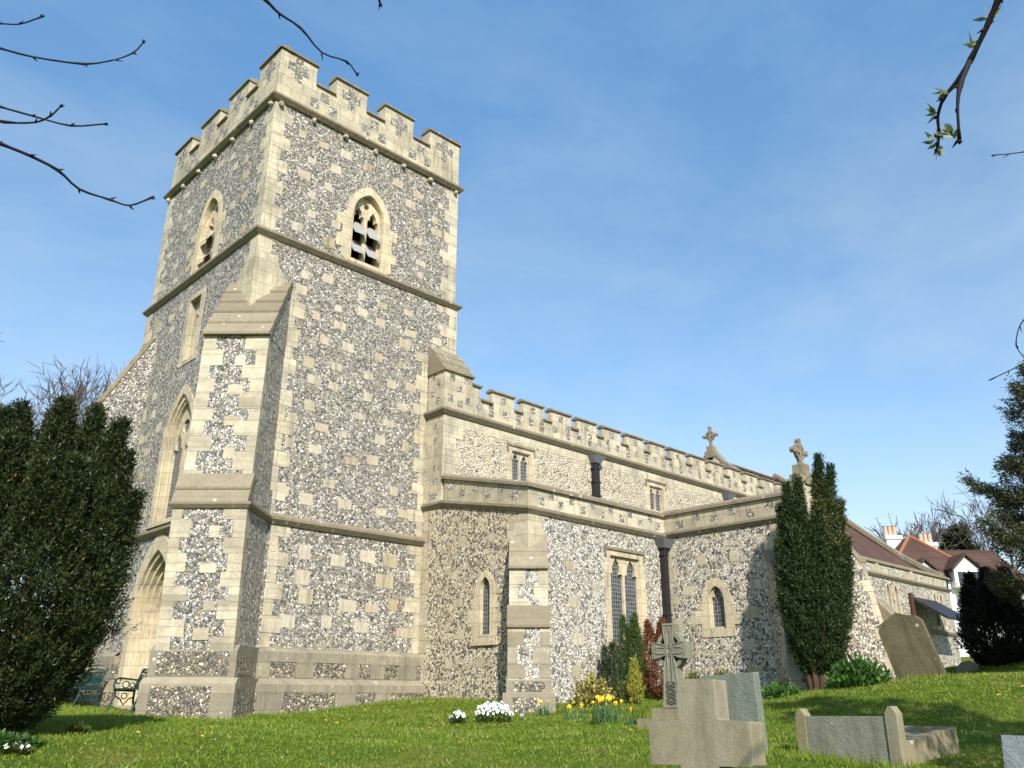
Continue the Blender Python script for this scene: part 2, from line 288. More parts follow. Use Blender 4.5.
def blocks(mb, fr, u0, u1, v0, v1, avoid=(), du=.86, dv=.56, d=.006, wr=(.2, .38), hr=(.17, .26), seed=1, prob=.9, mat=0):
    rn = random.Random(seed); v = v0+.2; row = 0
    while v < v1-.25:
        u = u0+rn.uniform(.1, du)
        while u < u1-.2:
            bw = rn.uniform(*wr); bh = rn.uniform(*hr); vv = v+rn.uniform(-.09, .09)
            if u+bw < u1-.1 and rn.random() < prob and not any(u+bw > a and u < b and vv+bh > c and vv < e for a, b, c, e in avoid):
                j = lambda s_=.016: rn.uniform(-s_, s_)
                plate(mb, fr, [(u+j(), vv+j()), (u+bw+j(), vv+j()), (u+bw+j(), vv+bh+j()), (u+j(), vv+bh+j())], (), d-.03, d, mat, rn.choice([rn.uniform(.1, .5), rn.uniform(.4, 1), rn.uniform(.5, 1), rn.uniform(.6, 1), rn.uniform(.6, 1)]))
            u += du*rn.uniform(.65, 1.35)
        v += dv*rn.uniform(.85, 1.15); row += 1
def quoins(mb, fr, u, sgn, v0, v1, a=.42, b=.24, h=.31, d=.007, seed=3, mat=0, avoid=()):
    rn = random.Random(seed); v = v0; k = 0
    while v < v1-.05:
        hh = min(h*rn.uniform(.8, 1.2), v1-v); wd = (a if k % 2 else b)*rn.uniform(.85, 1.15)
        if not any(v+hh > c and v < e for c, e in avoid):
            x0, x1 = sorted((u, u+sgn*wd)); plate(mb, fr, rect(x0, x1, v+.004, v+hh-.006), (), d-.03, d, mat, rn.uniform(.25, 1))
        v += hh; k += 1
def jambs(mb, fr, poly, v0, v1, d=.007, seed=5, mat=0):      # long-and-short stones beside an opening
    us = [p[0] for p in poly]; quoins(mb, fr, min(us)+.02, -1, v0, v1, .26, .10, .33, d, seed, mat); quoins(mb, fr, max(us)-.02, 1, v0, v1, .26, .10, .33, d, seed+1, mat)

# ------------------------------------------------------------------ ground
GP = np.array([[-7.96,-17.24,-1.15],[-14.,-14.,-1.],[-2.,-22.,-1.1],[1.5,-0.9,-0.12],[3.5,-0.5,0.06],[5.3,-0.8,0.2],[5.2,-3.2,0.13],[6.9,-4.,0.12],[8.7,-4.,0.3],[10.2,-4.5,0.42],[10.4,-6.5,0.3],[-1.2,0.3,-0.1],[-1.,4.5,0.0],[-1.,7.,0.2],[-4.,9.,0.4],[20.,-4.,0.9],[30.,-4.,1.2],[14.5,-8.5,0.5],[-4.65,-5.39,-0.17],[-5.03,-6.97,-0.42],[-2.57,-8.28,-0.47],[-0.01,-10.43,-0.48],[2.09,-12.92,-0.44],[2.56,-13.98,-0.41],[3.49,-8.77,-0.19],[3.63,-4.48,-0.18],[28.82,-5.8,1.33],[10.54,-10.06,0.65],[15.58,-9.13,0.9],[11.58,-7.25,0.43],[2.1,-12.36,-0.39],[5.48,-12.9,-0.2],[8.39,-7.78,0.22],[60.,-10.,3.],[60.,30.,3.5],[0.,40.,2.5],[-30.,10.,0.5],[-40.,-30.,-1.5],[20.,-40.,-0.5],[45.,-35.,1.5],[100.,60.,6.],[-60.,60.,3.],[100.,-60.,3.]])
def _fit():
    n = len(GP); X = GP[:, :2]; r = np.linalg.norm(X[:, None]-X[None], axis=2); K = -np.sqrt(r*r+4.0)+.02*np.eye(n)
    Q = np.c_[np.ones(n), X]; A = np.block([[K, Q], [Q.T, np.zeros((3, 3))]]); return np.linalg.solve(A, np.r_[GP[:, 2], 0, 0, 0])
GW = _fit()
def gz(x, y):
    x = np.asarray(x, float); y = np.asarray(y, float); r = np.hypot(x[..., None]-GP[:, 0], y[..., None]-GP[:, 1])
    return -(np.sqrt(r*r+4)@GW[:len(GP)])+GW[-3]+GW[-2]*x+GW[-1]*y
def make_ground():
    a = np.concatenate([np.linspace(-400, -40, 10), np.linspace(-34, -14, 11), np.linspace(-13, 32, 136), np.linspace(35, 120, 22), np.linspace(150, 500, 8)])
    b = np.concatenate([np.linspace(-400, -50, 9), np.linspace(-44, -20, 13), np.linspace(-19.5, 8, 84), np.linspace(10, 70, 24), np.linspace(90, 500, 9)])
    X, Y_ = np.meshgrid(a, b); dd = np.hypot(X-5, Y_+5); f = np.clip((dd-75)/150, 0, 1)
    Z = gz(X, Y_)*(1-f)+f*3.5; near = np.clip(1-dd/40, 0, 1)
    Z = Z+near*(.018*np.sin(X*2.1+Y_*1.3)+.014*np.sin(X*.9-Y_*2.7+1)+.010*np.sin(X*5.1+Y_*4.3))
    n, m = len(b), len(a); v = np.stack([X, Y_, Z], -1).reshape(-1, 3)
    f_ = [(i*m+j, i*m+j+1, (i+1)*m+j+1, (i+1)*m+j) for i in range(n-1) for j in range(m-1)]
    mb = MB(); mb.add(v.tolist(), f_); k = NB('lawn')
    n1 = k.noise(.8, 6, .65); n2 = k.noise(9, 5, .7); n3 = k.noise(70, 3, .7)
    c = k.ramp(n1.outputs['Fac'], [(.35, (.09, .155, .011)), (.52, (.15, .21, .017)), (.66, (.30, .275, .07))])
    c = k.mix(k.ramp(n2.outputs['Fac'], [(.35, .55), (.6, 0)]), c, (.022, .045, .007)); c = k.mix(k.ramp(n3.outputs['Fac'], [(.4, .5), (.6, 0)]), c, (.03, .05, .01))
    k.col(c); k.rough(.95, .1); k.bump(k.math('ADD', n2.outputs['Fac'], n3.outputs['Fac']), .9, .05)
    o = mb.build('ground', k.m, smooth=True); o['kind'] = 'structure'; return o
make_ground()

# ------------------------------------------------------------------ the church
church = thing('parish_church', 'flint and stone parish church with battlemented square west tower', 'church')
TW, TD = 6.5, 6.92
S_ = Fr((0, 0, 0), (1, 0, 0), (0, -1, 0)); W_ = Fr((0, 0, 0), (0, 1, 0), (-1, 0, 0))
E_ = Fr((TW, 0, 0), (0, 1, 0), (1, 0, 0)); N_ = Fr((0, TD, 0), (1, 0, 0), (0, 1, 0))
OFF = {1: -.02, 2: -.07, 3: -.12}                    # each stage stands a little further in
bel_s = arch(3.22, 11.25, 1.0, 1.42, .72); bel_w = arch(3.3, 11.25, 1.0, 1.42, .72)
wwin = arch(3.2, 4.28, 1.62, 1.85, 1.40); wdoor = arch(3.2, 0.05, 2.05, 1.95, 1.55); slit = rect(2.98, 3.66, 8.5, 10.28)
mb = MB()
for st, z0, z1 in ((1, -.6, 4.0), (2, 4.0, 11.0), (3, 11.0, 15.03)):
    d = OFF[st]; fm = 1 if st == 1 else 0
    plate(mb, S_, rect(-d, TW+d, z0, z1), [bel_s] if st == 3 else (), d-.55, d, fm, skip_outer=True, sidemat=2)
    plate(mb, W_, rect(-d, TD+d, z0, z1), {1: [wdoor], 2: [wwin, slit], 3: [bel_w]}[st], d-.6, d, fm, skip_outer=True, sidemat=2)
    plate(mb, E_, rect(-d, TD+d, z0, z1), (), d-.5, d, fm, sides=False); plate(mb, N_, rect(-d, TW+d, z0, z1), (), d-.5, d, fm, sides=False)
tower = mb.build('tower_wall', [FLINT_GREY, FLINT_LOW, LIME_PALE], church)
mb = MB(); a_b = [(2.35, 4.1, 11, 13.9)]
blocks(mb, S_, .5, 6.2, 11.2, 14.7, a_b, d=OFF[3]+.006, seed=11); blocks(mb, W_, .5, 6.6, 11.2, 14.7, a_b, d=OFF[3]+.006, seed=12)
blocks(mb, S_, .95, 5.4, 4.3, 10.8, (), d=OFF[2]+.006, seed=13); blocks(mb, S_, 5.4, 6.3, 9.3, 10.9, (), du=.7, d=OFF[2]+.006, seed=14)
blocks(mb, W_, .9, 6.3, 4.3, 10.8, [(2.1, 4.3, 4, 8), (2.7, 3.95, 8.2, 10.6)], d=OFF[2]+.006, seed=15, du=.8)
blocks(mb, S_, 1.2, 5.4, 1.5, 3.8, (), d=OFF[1]+.006, seed=16, du=.95, wr=(.26, .5), hr=(.2, .34)); blocks(mb, W_, 1.1, 6.2, 1.4, 3.8, [(1.7, 4.7, 0, 3.9)], d=OFF[1]+.006, seed=17, du=.7)
blocks(mb, E_, .5, 6.4, 11.2, 14.7, (), d=OFF[3]+.006, seed=18)
merge(tower, mb, BLOCK)
mb = MB()
for fr, L in ((S_, TW), (W_, TD), (E_, TD), (N_, TW)):
    for st, z0, z1 in ((3, 11.12, 14.92), (2, 8.9, 10.9)):
        quoins(mb, fr, -OFF[st]-.004, 1, z0, z1, .52, .34, .36, OFF[st]+.008, 20+st); quoins(mb, fr, L+OFF[st]+.004, -1, z0, z1, .52, .34, .36, OFF[st]+.008, 30+st)
quoins(mb, S_, 1.05, 1, 4.1, 9.7, .42, .2, .36, OFF[2]+.008, 41); quoins(mb, S_, 5.46, -1, 4.1, 9.2, .42, .22, .36, OFF[2]+.008, 42)
quoins(mb, S_, 1.18, 1, 1.25, 3.9, .44, .22, .36, OFF[1]+.008, 43); quoins(mb, S_, 5.46, -1, 1.25, 3.9, .42, .22, .36, OFF[1]+.008, 44)
quoins(mb, W_, 5.85, -1, 1.25, 3.9, .44, .24, .36, OFF[1]+.008, 45); quoins(mb, W_, 6.1, -1, 4.1, 10.5, .44, .24, .36, OFF[2]+.008, 46)
for fr in (S_, W_): plate(mb, fr, [(-OFF[2], 8.5), (1.1, 9.75), (.55, 10.35), (-OFF[2], 10.5)], (), -.1, OFF[2]+.014, 0, .45)
merge(tower, mb, LIME)
loop = lambda d, z: [(-d, TD+d, z), (-d, -d, z), (TW+d, -d, z), (TW+d, TD+d, z)]
for z, d in ((15.03, -.10), (11.0, -.08), (4.0, -.02)):
    mb = MB(); sweep(mb, loop(d, z), STRING, closed=True); mb.build('string_course', WEATHER, church)
mb = MB(); rn = random.Random(4)                      # carved bosses under the top string
for fr, L in ((S_, TW), (W_, TD)):
    for i in range(7):
        u = .25+(L-.5)*i/6; c = fr(u, 14.83, -.06)
        pts = [c+Vector((math.cos(a)*math.cos(b), math.sin(a)*math.cos(b), math.sin(b)))*.075*rn.uniform(.8, 1.2) for b in (-1.2, -.5, .3, 1.1) for a in [k*math.pi/4 for k in range(8)]]
        mb = MB(); mb.add(pts, [(r*8+k, r*8+(k+1) % 8, (r+1)*8+(k+1) % 8, (r+1)*8+k) for r in range(3) for k in range(8)]+[tuple(range(8)), tuple(range(24, 32))], 0, .4); mb.build('carved_boss', LIME, church)

def plinth(mb, fr, u0, u1, cut=None):
    segs = [(u0, u1)] if not cut else [(u0, cut[0]), (cut[1], u1)]
    for a, b in segs:
        fbox(mb, fr, a, b, -.8, .50, -.1, .26, 1); fbox(mb, fr, a-.004, b+.004, .958, 1.16, -.09, .12, 0); fbox(mb, fr, a, b, .62, .96, -.1, .11, 1)
        mb.add([fr(a, .50, .26), fr(b, .50, .26), fr(b, .63, .11), fr(a, .63, .11)], [(0, 1, 2, 3)], 0)
        fbox(mb, fr, a-.006, b+.006, .34, .502, -.09, .268, 0)
        mb.add([fr(a, 1.16, .12), fr(b, 1.16, .12), fr(b, 1.27, -.03), fr(a, 1.27, -.03)], [(0, 1, 2, 3)], 0)
        fbox(mb, fr, a+.003, b-.003, .503, .62, -.08, .105, 0); fbox(mb, fr, a+.003, b-.003, 1.161, 1.26, -.08, -.035, 0)
        mb.add([fr(x, y, d_) for x in (a, b) for y, d_ in ((.503, .105), (.503, .26), (.63, .11))], [(0, 1, 2), (5, 4, 3)], 0)
        rn_ = random.Random(int(a*10)+7); u = a+.1
        while u < b-.3:
            wd = rn_.uniform(.3, .6); fbox(mb, fr, u, min(u+wd, b-.02), .64, .955, -.1, .117, 0, rn_.random()); u += wd+rn_.uniform(.3, 1.1)
        u = a+.2
        while u < b-.3:
            wd = rn_.uniform(.3, .6); fbox(mb, fr, u, min(u+wd, b-.02), -.5, .335, -.1, .267, 0, rn_.random()); u += wd+rn_.uniform(.5, 1.4)
for fr, a, b in ((S_, .9, 5.46), (W_, .9, 1.75), (W_, 4.65, TD-.9)): mb = MB(); plinth(mb, fr, a, b); mb.build('plinth', [PLINTHST, FLINT_PLINTH], church)

# battlements
def battlement(name, fr, L, z0, zc, zm, mer, th, d, flintm, stonem, crosses=True, parent=church, panels=True, seed=1):
    mb = MB(); poly = [(mer[0][0], z0), (mer[-1][1], z0)]
    for a, b in reversed(mer): poly += [(b, zm), (a, zm), (a, zc), (a, zc)]
    poly = [(mer[0][0], z0), (mer[-1][1], z0)]
    for i, (a, b) in enumerate(reversed(mer)):
        if i: poly.append((b, zc))
        poly += [(b, zm), (a, zm)]
        if i < len(mer)-1: poly.append((a, zc))
    plate(mb, fr, poly, (), d-th, d, 0, back=True); rn_ = random.Random(seed)
    if panels:
        for a, b in mer:
            m_, w_ = (a+b)/2, min(.16, (b-a)*.14)
            if crosses:
                zz = (zc+zm)/2-.16; k = .21
                plate(mb, fr, [(m_-w_*.75, zz-.36), (m_+w_*.75, zz-.36), (m_+w_*.75, zz-.08), (m_+w_*2.1, zz-.08), (m_+w_*2.1, zz+.2), (m_+w_*.75, zz+.2), (m_+w_*.75, zz+.42), (m_-w_*.75, zz+.42), (m_-w_*.75, zz+.2), (m_-w_*2.1, zz+.2), (m_-w_*2.1, zz-.08), (m_-w_*.75, zz-.08)], (), d-.02, d+.004, 1)
        us = [(a+b)/2 for a, b in mer]
        for (a, b), (c, e) in zip(mer[:-1], mer[1:]):
            m_ = (b+c)/2; fbox(mb, fr, m_-.14, m_+.14, zc-.42, zc-.13, d-.02, d+.004, 1)
            for x in (b-.12, c-.18): fbox(mb, fr, x, x+.28, z0+.18, z0+.5, d-.02, d+.004, 1)
    o = mb.build(name, [stonem, flintm], parent)
    for a, b in mer: mb = MB(); plate(mb, Fr(fr.o, fr.n, fr.u), [(d-th-.05, zm), (d+.06, zm), (d+.06, zm+.05), (d-th/2, zm+.05+.28*th), (d-th-.05, zm+.05)], (), a-.035, b+.035, 0, rn_.random(), back=True); mb.build('coping', WEATHER, o)
    for (a, b), (c, e) in zip(mer[:-1], mer[1:]): mb = MB(); plate(mb, Fr(fr.o, fr.n, fr.u), [(d-th-.04, zc), (d+.065, zc), (d+.065, zc+.05), (d-th/2, zc+.13), (d-th-.04, zc+.05)], (), b+.002, c-.002, 0, rn_.random(), back=True); mb.build('coping', WEATHER, o)
    return o
mS = [(.12, 1.22), (1.85, 2.88), (3.52, 4.56), (5.2, 6.38)]; mW = [(.12, 1.27), (1.93, 3.1), (3.73, 4.93), (5.6, 6.80)]
battlement('tower_battlement', S_, TW, 15.1, 16.02, 16.62, mS, .36, -.12, FLINT_GREY, LIME)
mW2 = [(mW[0][0]+.362, mW[0][1])]+mW[1:]
battlement('tower_battlement', W_, TD, 15.1, 16.02, 16.62, [(.122, 1.27)]+mW[1:], .358, -.122, FLINT_GREY, LIME)
battlement('tower_battlement', E_, TD, 15.1, 16.02, 16.62, [(.124, 1.27)]+mW[1:], .354, -.124, FLINT_GREY, LIME)
battlement('tower_battlement', N_, TW, 15.1, 16.02, 16.62, [(.126, 1.22)]+mS[1:], .356, -.126, FLINT_GREY, LIME)
mb = MB(); mb.box(.3, TW-.3, .3, TD-.3, 15.2, 15.35); mb.build('tower_roof', IRON_GREY, church)
mb = MB(); mb.tube([(TW+.02, 1.0, 14.35), (TW+.3, 1.0, 14.3)], .07, 8); mb.build('waterspout', IRON_GREY, church)

# diagonal buttresses: profile in (t, z), extruded along the corner
def diag_buttress(corner, dirv, stages, weathers, flintm, name='buttress', plinth_=None, quoin_st=True, seed=1, qw=(.42, .24), stone_bias=0):
    fr_side = lambda s: None
    c = Vector((corner[0], corner[1], 0)); t = Vector(dirv).normalized(); s = Vector((-t.y, t.x, 0))
    prof = Fr(c, t, s); front = lambda T: Fr(c+t*T, s, t)
    mb = MB()
    for (hw, z0, z1, T0, T1) in stages:               # T0 at the foot, T1 at the head of the stage
        plate(mb, prof, [(-hw-.05, z0), (T0, z0), (T1, z1), (-hw-.05, z1)], (), -hw, hw, 0, back=True)
    body = mb.build(name, [flintm, LIME], church); mb = MB(); rn_ = random.Random(seed)
    if quoin_st:
        for (hw, z0, z1, T0, T1) in stages:
            z = z0; k = 0
            while z < z1-.05:
                h = min(rn_.uniform(.26, .42), z1-z); T = T0+(T1-T0)*(z-z0)/max(z1-z0, .01); Tb = T0+(T1-T0)*(z+h-z0)/max(z1-z0, .01)
                for sg in (-1, 1):
                    wd = (qw[0] if (k+(sg > 0)) % 2 else qw[1])*rn_.uniform(.85, 1.25); sd = rn_.uniform(.18, .34) if k % 2 else rn_.uniform(.08, .18)
                    a, b = sorted((sg*(hw+.006), sg*(hw-wd)))
                    vv = [c+s*x+t*y+Vector((0, 0, zz)) for x, y, zz in ((a, T-sd, z), (b, T-sd, z), (b, T+.008, z), (a, T+.008, z), (a, Tb-sd, z+h-.006), (b, Tb-sd, z+h-.006), (b, Tb+.008, z+h-.006), (a, Tb+.008, z+h-.006))]
                    mb.add(vv, [(3, 2, 1, 0), (4, 5, 6, 7), (0, 1, 5, 4), (1, 2, 6, 5), (2, 3, 7, 6), (3, 0, 4, 7)], 0, rn_.uniform(.2, 1))
                z += h; k += 1
            fr = front(0); zz = z0+.3
            while zz < z1-.35:
                bw = rn_.uniform(.2, .34); x = rn_.uniform(-.16, .1); T = max(T0, T1) ; Tl = T0+(T1-T0)*(zz+.12-z0)/max(z1-z0, .01)
                if hw > .6: fbox(mb, fr, x, x+bw, zz, zz+rn_.uniform(.18, .26), Tl-.1, Tl+.012, 0, rn_.uniform(.3, 1))
                zz += rn_.uniform(.55, .75)
        merge(body, mb, LIME)
    for (hw, zb, zt, Tb, Tt, n) in weathers:          # sloped, stepped set-off
        mb = MB()
        core = MB(); plate(core, prof, [(Tb-.01, zb-.02), (Tt-.03, zt-.05), (min(Tt, -hw)-.1, zt-.05), (min(Tt, -hw)-.1, zb-.02)], (), -hw+.002, hw-.002, 0, back=True); merge(body, core, flintm)
        for i in range(n):
            f0, f1 = i/n, (i+1)/n; ta, tb = Tb+(Tt-Tb)*f0, Tb+(Tt-Tb)*f1; za, zb_ = zb+(zt-zb)*f0, zb+(zt-zb)*f1
            plate(mb, prof, [(ta+.055, za-.035), (ta+.06, za+.015), (tb+.015, zb_+.0), (tb-.10, zb_), (ta-.10, za-.035)], (), -hw-.022-.001*i, hw+.022+.001*i, 0, rn_.random(), back=True)
        mb.build('weathering', WEATHER, body)
    if plinth_:
        hw, T, z = plinth_; mb = MB(); fr = front(0)
        plate(mb, prof, [(-hw, -.8), (T+.13, -.8), (T+.13, z*.40), (T, z*.50), (T, z-.12), (T-.14, z), (-hw, z)], (), -hw, hw, 0, back=True)
        plate(mb, prof, [(-hw, -.8), (T+.125, -.8), (T+.125, z*.40), (T-.005, z*.495), (-hw, z*.495)], (), -hw-.07, hw+.07, 0, back=True)
        for (a, b, v0, v1, dd) in ((-hw+.16, hw-.14, z*.53, z-.14, T+.008), (-hw+.14, hw*.55, -.3, z*.36, T+.136)): fbox(mb, fr, a, b, v0, v1, T-.2, dd, 1)
        for sg in (-1, 1):
            fs = Fr(c, t, s*sg); fbox(mb, fs, -.35, T-.12, z*.54, z-.2, 0, hw+.007, 1); fbox(mb, fs, -.35, T+.02, -.3, z*.33, 0, hw+.078, 1)
        mb.build('buttress_plinth', [PLINTHST, FLINT_PLINTH], body)
    return body
r2 = math.sqrt(.5)
for corner, dv in (((0, 0), (-1, -1, 0)), ((0, TD), (-1, 1, 0))):
    diag_buttress(corner, dv, [(.77, 1.0, 4.02, .60, .74), (.73, 4.0, 7.98, .58, .44)], [(.77, 4.02, 4.68, .77, .56, 2), (.74, 7.95, 9.85, .50, -.72, 5)], FLINT_LOW if corner == (0, 0) else FLINT_GREY, plinth_=(.86, .62, 1.22), seed=int(corner[1])+5)
# string course round the foot of the south-west buttress
mb = MB()
for c, t in ((Vector((0, 0, 4.0)), Vector((-r2, -r2, 0))), (Vector((0, TD, 4.0)), Vector((-r2, r2, 0)))):
    s = Vector((-t.y, t.x, 0)); p = [c+s*.77-t*.85, c+s*.77+t*.74, c-s*.77+t*.74, c-s*.77-t*.85]
    if t.y < 0: p = p[::-1]
    p = [q for q in p]
    d = p[1]-p[0]; n = Vector((d.y, -d.x, 0))
    if n.dot((p[0]+p[1])/2-(c+t*0)) < 0: p = p[::-1]
    mb = MB(); sweep(mb, p, [(-.05, -.10), (.03, -.10), (.09, -.02), (.09, .03), (-.05, .07)]); mb.build('string_course', WEATHER, church)

# tower openings
def inset(p, k=.992):
    cx_ = (min(q[0] for q in p)+max(q[0] for q in p))/2; cy_ = (min(q[1] for q in p)+max(q[1] for q in p))/2; return [(cx_+(q[0]-cx_)*k, cy_+(q[1]-cy_)*(1-(1-k)*.5)) for q in p]
def surround(mb, fr, big, small, d0, d1, tint=.7): small = inset(small); plate(mb, fr, big, [small], d0, d1, 0, tint)
def belfry(fr, u, poly, d):
    mb = MB(); surround(mb, fr, arch(u, 11.14, 1.42, 1.5, 1.0), poly, d-.1, d+.02); surround(mb, fr, arch(u, 11.22, 1.14, 1.43, .84), arch(u, 11.25, .98, 1.42, .70), d-.15, d-.01)
    jambs(mb, fr, arch(u, 11.14, 1.46, 1.5, 1.06), 11.2, 12.6, d+.012, int(u*10))
    wnd = mb.build('belfry_window', LIME_PALE, church); mb = MB()
    lights = [trefoil(u+sg*.235, 11.30, .36, 1.25, .40) for sg in (-1, 1)]
    plate(mb, fr, arch(u, 11.25, 1.0, 1.42, .72), lights+[circ(u, 13.08, .09, 8)], d-.30, d-.15, 0, .8, back=True, skip_outer=True); mb.build('tracery', LIME_PALE, wnd)
    mb = MB(); plate(mb, fr, arch(u, 11.25, 1.0, 1.42, .72), (), d-.56, d-.54); mb.build('dark_interior', SOFT_DARK, wnd)
    for sg in (-1, 1):
        for zt in (12.60, 12.02):
            mb = MB(); a = u+sg*.235-.19; b = a+.38
            q = Fr(fr.o, fr.n, fr.u); plate(mb, q, [(d-.36, zt), (d-.36, zt+.03), (d+.02, zt-.50), (d+.02, zt-.53)], (), a, b, 0, back=True)
            mb.build('louvre', LOUVRE, wnd)
belfry(S_, 3.22, bel_s, OFF[3]); belfry(W_, 3.3, bel_w, OFF[3])
# west window
d = OFF[2]; mb = MB()
surround(mb, W_, arch(3.2, 4.22, 1.98, 1.9, 1.66), wwin, d-.08, d+.02); surround(mb, W_, arch(3.2, 4.26, 1.66, 1.86, 1.42), arch(3.2, 4.28, 1.46, 1.84, 1.26), d-.13, d-.04); surround(mb, W_, arch(3.2, 4.26, 1.5, 1.86, 1.3), arch(3.2, 4.28, 1.38, 1.83, 1.20), d-.2, d-.09)
sweep(mb, [(-d, 4.25, 4.2), (-d, 2.2, 4.2)], [(-.3, -.06), (.1, -.06), (.1, 0), (-.3, .16)])
ww = mb.build('west_window', LIME_PALE, church); mb = MB()
plate(mb, W_, arch(3.2, 4.28, 1.34, 1.83, 1.16), [trefoil(3.2+sg*.335, 4.34, .55, 1.55, .62) for sg in (-1, 1)]+[circ(3.2, 6.68, .19, 10)], d-.25, d-.17, 0, .7, back=True); mb.build('tracery', LIME_PALE, ww)
mb = MB(); plate(mb, W_, arch(3.2, 4.28, 1.34, 1.83, 1.16), (), d-.28, d-.23); mb.build('leaded_pane', GLASS, ww)
# small square-headed window above it
mb = MB(); plate(mb, W_, rect(2.78, 3.86, 8.38, 10.42), [inset(slit)], d-.05, d+.018, 0, .5); plate(mb, W_, slit, [trefoil(3.32, 8.6, .46, 1.1, .4)], d-.25, d-.15, 0, .5, back=True, skip_outer=True)
sw = mb.build('slit_window', LIME, church); mb = MB(); plate(mb, W_, slit, (), d-.5, d-.48); mb.build('dark_interior', SOFT_DARK, sw)
# west doorway: four orders stepping back to the door
d = OFF[1]; mb = MB(); surround(mb, W_, arch(3.2, -.3, 2.6, 2.35, 1.92), wdoor, d-.1, d+.03)
for i in range(4):
    w0 = 2.07-.17*i; surround(mb, W_, arch(3.2, -.3, w0, 2.3, 1.57-.13*i), arch(3.2, -.25, w0-.17, 2.24, 1.44-.13*i), d-.2-.11*i, d-.05-.11*i, .8-.1*(i % 2))
    for sg in (-1, 1): mb.tube([W_(3.2+sg*(w0/2-.05), -.3, d-.1-.11*i+.03), W_(3.2+sg*(w0/2-.05), 2.0, d-.1-.11*i+.03)], .035, 6, 0, .8)
jambs(mb, W_, arch(3.2, 0, 2.5, 2.0, 1.9), 1.3, 2.6, d+.012, 77)
dr = mb.build('west_doorway', LIME_PALE, church); mb = MB(); plate(mb, W_, arch(3.2, -.25, 1.5, 2.3, 1.1), (), d-.62, d-.55)
for i in range(5): fbox(mb, W_, 2.48+.3*i-.012, 2.48+.3*i+.012, -.2, 3.0, d-.56, d-.535)
dleaf = mb.build('door', DOORW, dr)
for z in (.6, 1.7): mb = MB(); fbox(mb, W_, 2.5, 3.6, z, z+.06, d-.56, d-.52); mb.build('hinge_strap', IRON_BLACK, dr)

# ------------------------------------------------------------------ nave and clerestory
NX0, NX1, NY, NN = 5.47, 24.4, -.67, 7.3
NS = Fr((0, NY, 0), (1, 0, 0), (0, -1, 0)); NW = Fr((NX0, 0, 0), (0, 1, 0), (-1, 0, 0))
c1, c2 = rect(7.98, 8.7, 5.9, 6.80), rect(14.3, 15.02, 6.02, 6.86); c3 = rect(19.9, 20.6, 6.02, 6.86)
mb = MB(); plate(mb, NS, rect(NX0, NX1, 0, 7.43), [c1, c2, c3], -.4, 0, 0, skip_outer=True, sidemat=1); plate(mb, NW, rect(NY, .1, 0, 7.43), (), -.4, 0, 0, sides=False)
plate(mb, Fr((0, NN, 0), (1, 0, 0), (0, 1, 0)), rect(TW-.2, 30.5, -.5, 7.43), (), -.4, 0, 0, sides=False)
nave = mb.build('nave_wall', [FLINT_CREAM, LIME_PALE], church)
mb = MB(); quoins(mb, NS, NX0-.004, 1, 4.9, 7.3, .6, .45, .34, .008, 51)
plate(mb, NW, rect(NY-.004, 0, 4.95, 7.3), (), -.05, .006, 0, .3); rn = random.Random(8)
for i in range(6): fbox(mb, NW, NY+.12+rn.random()*.25, NY+.3+rn.random()*.2, 5.05+.38*i, 5.2+.38*i, -.01, .010, 1)
plate(mb, NS, rect(NX0+.3, NX1, 7.05, 7.3), (), -.05, .005, 0, .8)
merge(nave, mb, [LIME, FLINT_GREY])
mb = MB(); sweep(mb, [(NX0, .05, 7.43), (NX0, NY, 7.43), (NX1, NY, 7.43)], STRING); mb.build('string_course', WEATHER, church)
mer = [(6.475, 6.76)]+[(7.2+1.205*i, 8.06+1.205*i) for i in range(14)]+[(24.06, 24.4)]
nb = battlement('nave_battlement', NS, 0, 7.5, 7.98, 8.36, mer, .19, 0, FLINT_GREY, LIME, False, panels=False)
mb = MB(); rn = random.Random(21); u = 6.62; k = 0
while u < 24:
    for z in (7.6, 7.82) if k % 2 else (7.7,): fbox(mb, NS, u, u+.19, z, z+.19, -.01, .005)
    u += rn.uniform(.42, .6); k += 1
for a, b in mer[1:]: fbox(mb, NS, (a+b)/2-.1, (a+b)/2+.1, 8.08, 8.28, -.01, .005)
merge(nb, mb, FLINT_GREY)
# stepped angle buttress of the tower above the nave corner
mb = MB(); plate(mb, NS, rect(NX0, 6.47, 7.52, 8.58), (), -.7, 0, 0, back=True)
for i, (x, z) in enumerate([(5.6, 7.7), (5.9, 8.05), (6.2, 7.75), (5.65, 8.3), (6.15, 8.35), (5.95, 7.62)]): fbox(mb, NS, x, x+.17, z, z+.2, -.01, .005, 1)
for i in range(4): fbox(mb, NW, NY+.2+.2*(i % 2), NY+.36+.2*(i % 2), 7.65+.25*i, 7.85+.25*i, -.01, .005, 1)
b = mb.build('angle_buttress', [LIME, FLINT_GREY], church); mb = MB()
for i in range(3):
    y0, y1 = NY-.06+.245*i, NY-.06+.245*(i+1); z0, z1 = 8.56+.30*i, 8.56+.30*(i+1); q = Fr((0, 0, 0), (0, 1, 0), (1, 0, 0))
    plate(mb, q, [(y0, z0), (y0, z0+.05), (y1, z1), (.05, z1), (.05, z0)], (), NX0-.05+.004*i, 6.5-.004*i, 0, .3+.2*i, back=True)
mb.build('weathering', WEATHER, b)
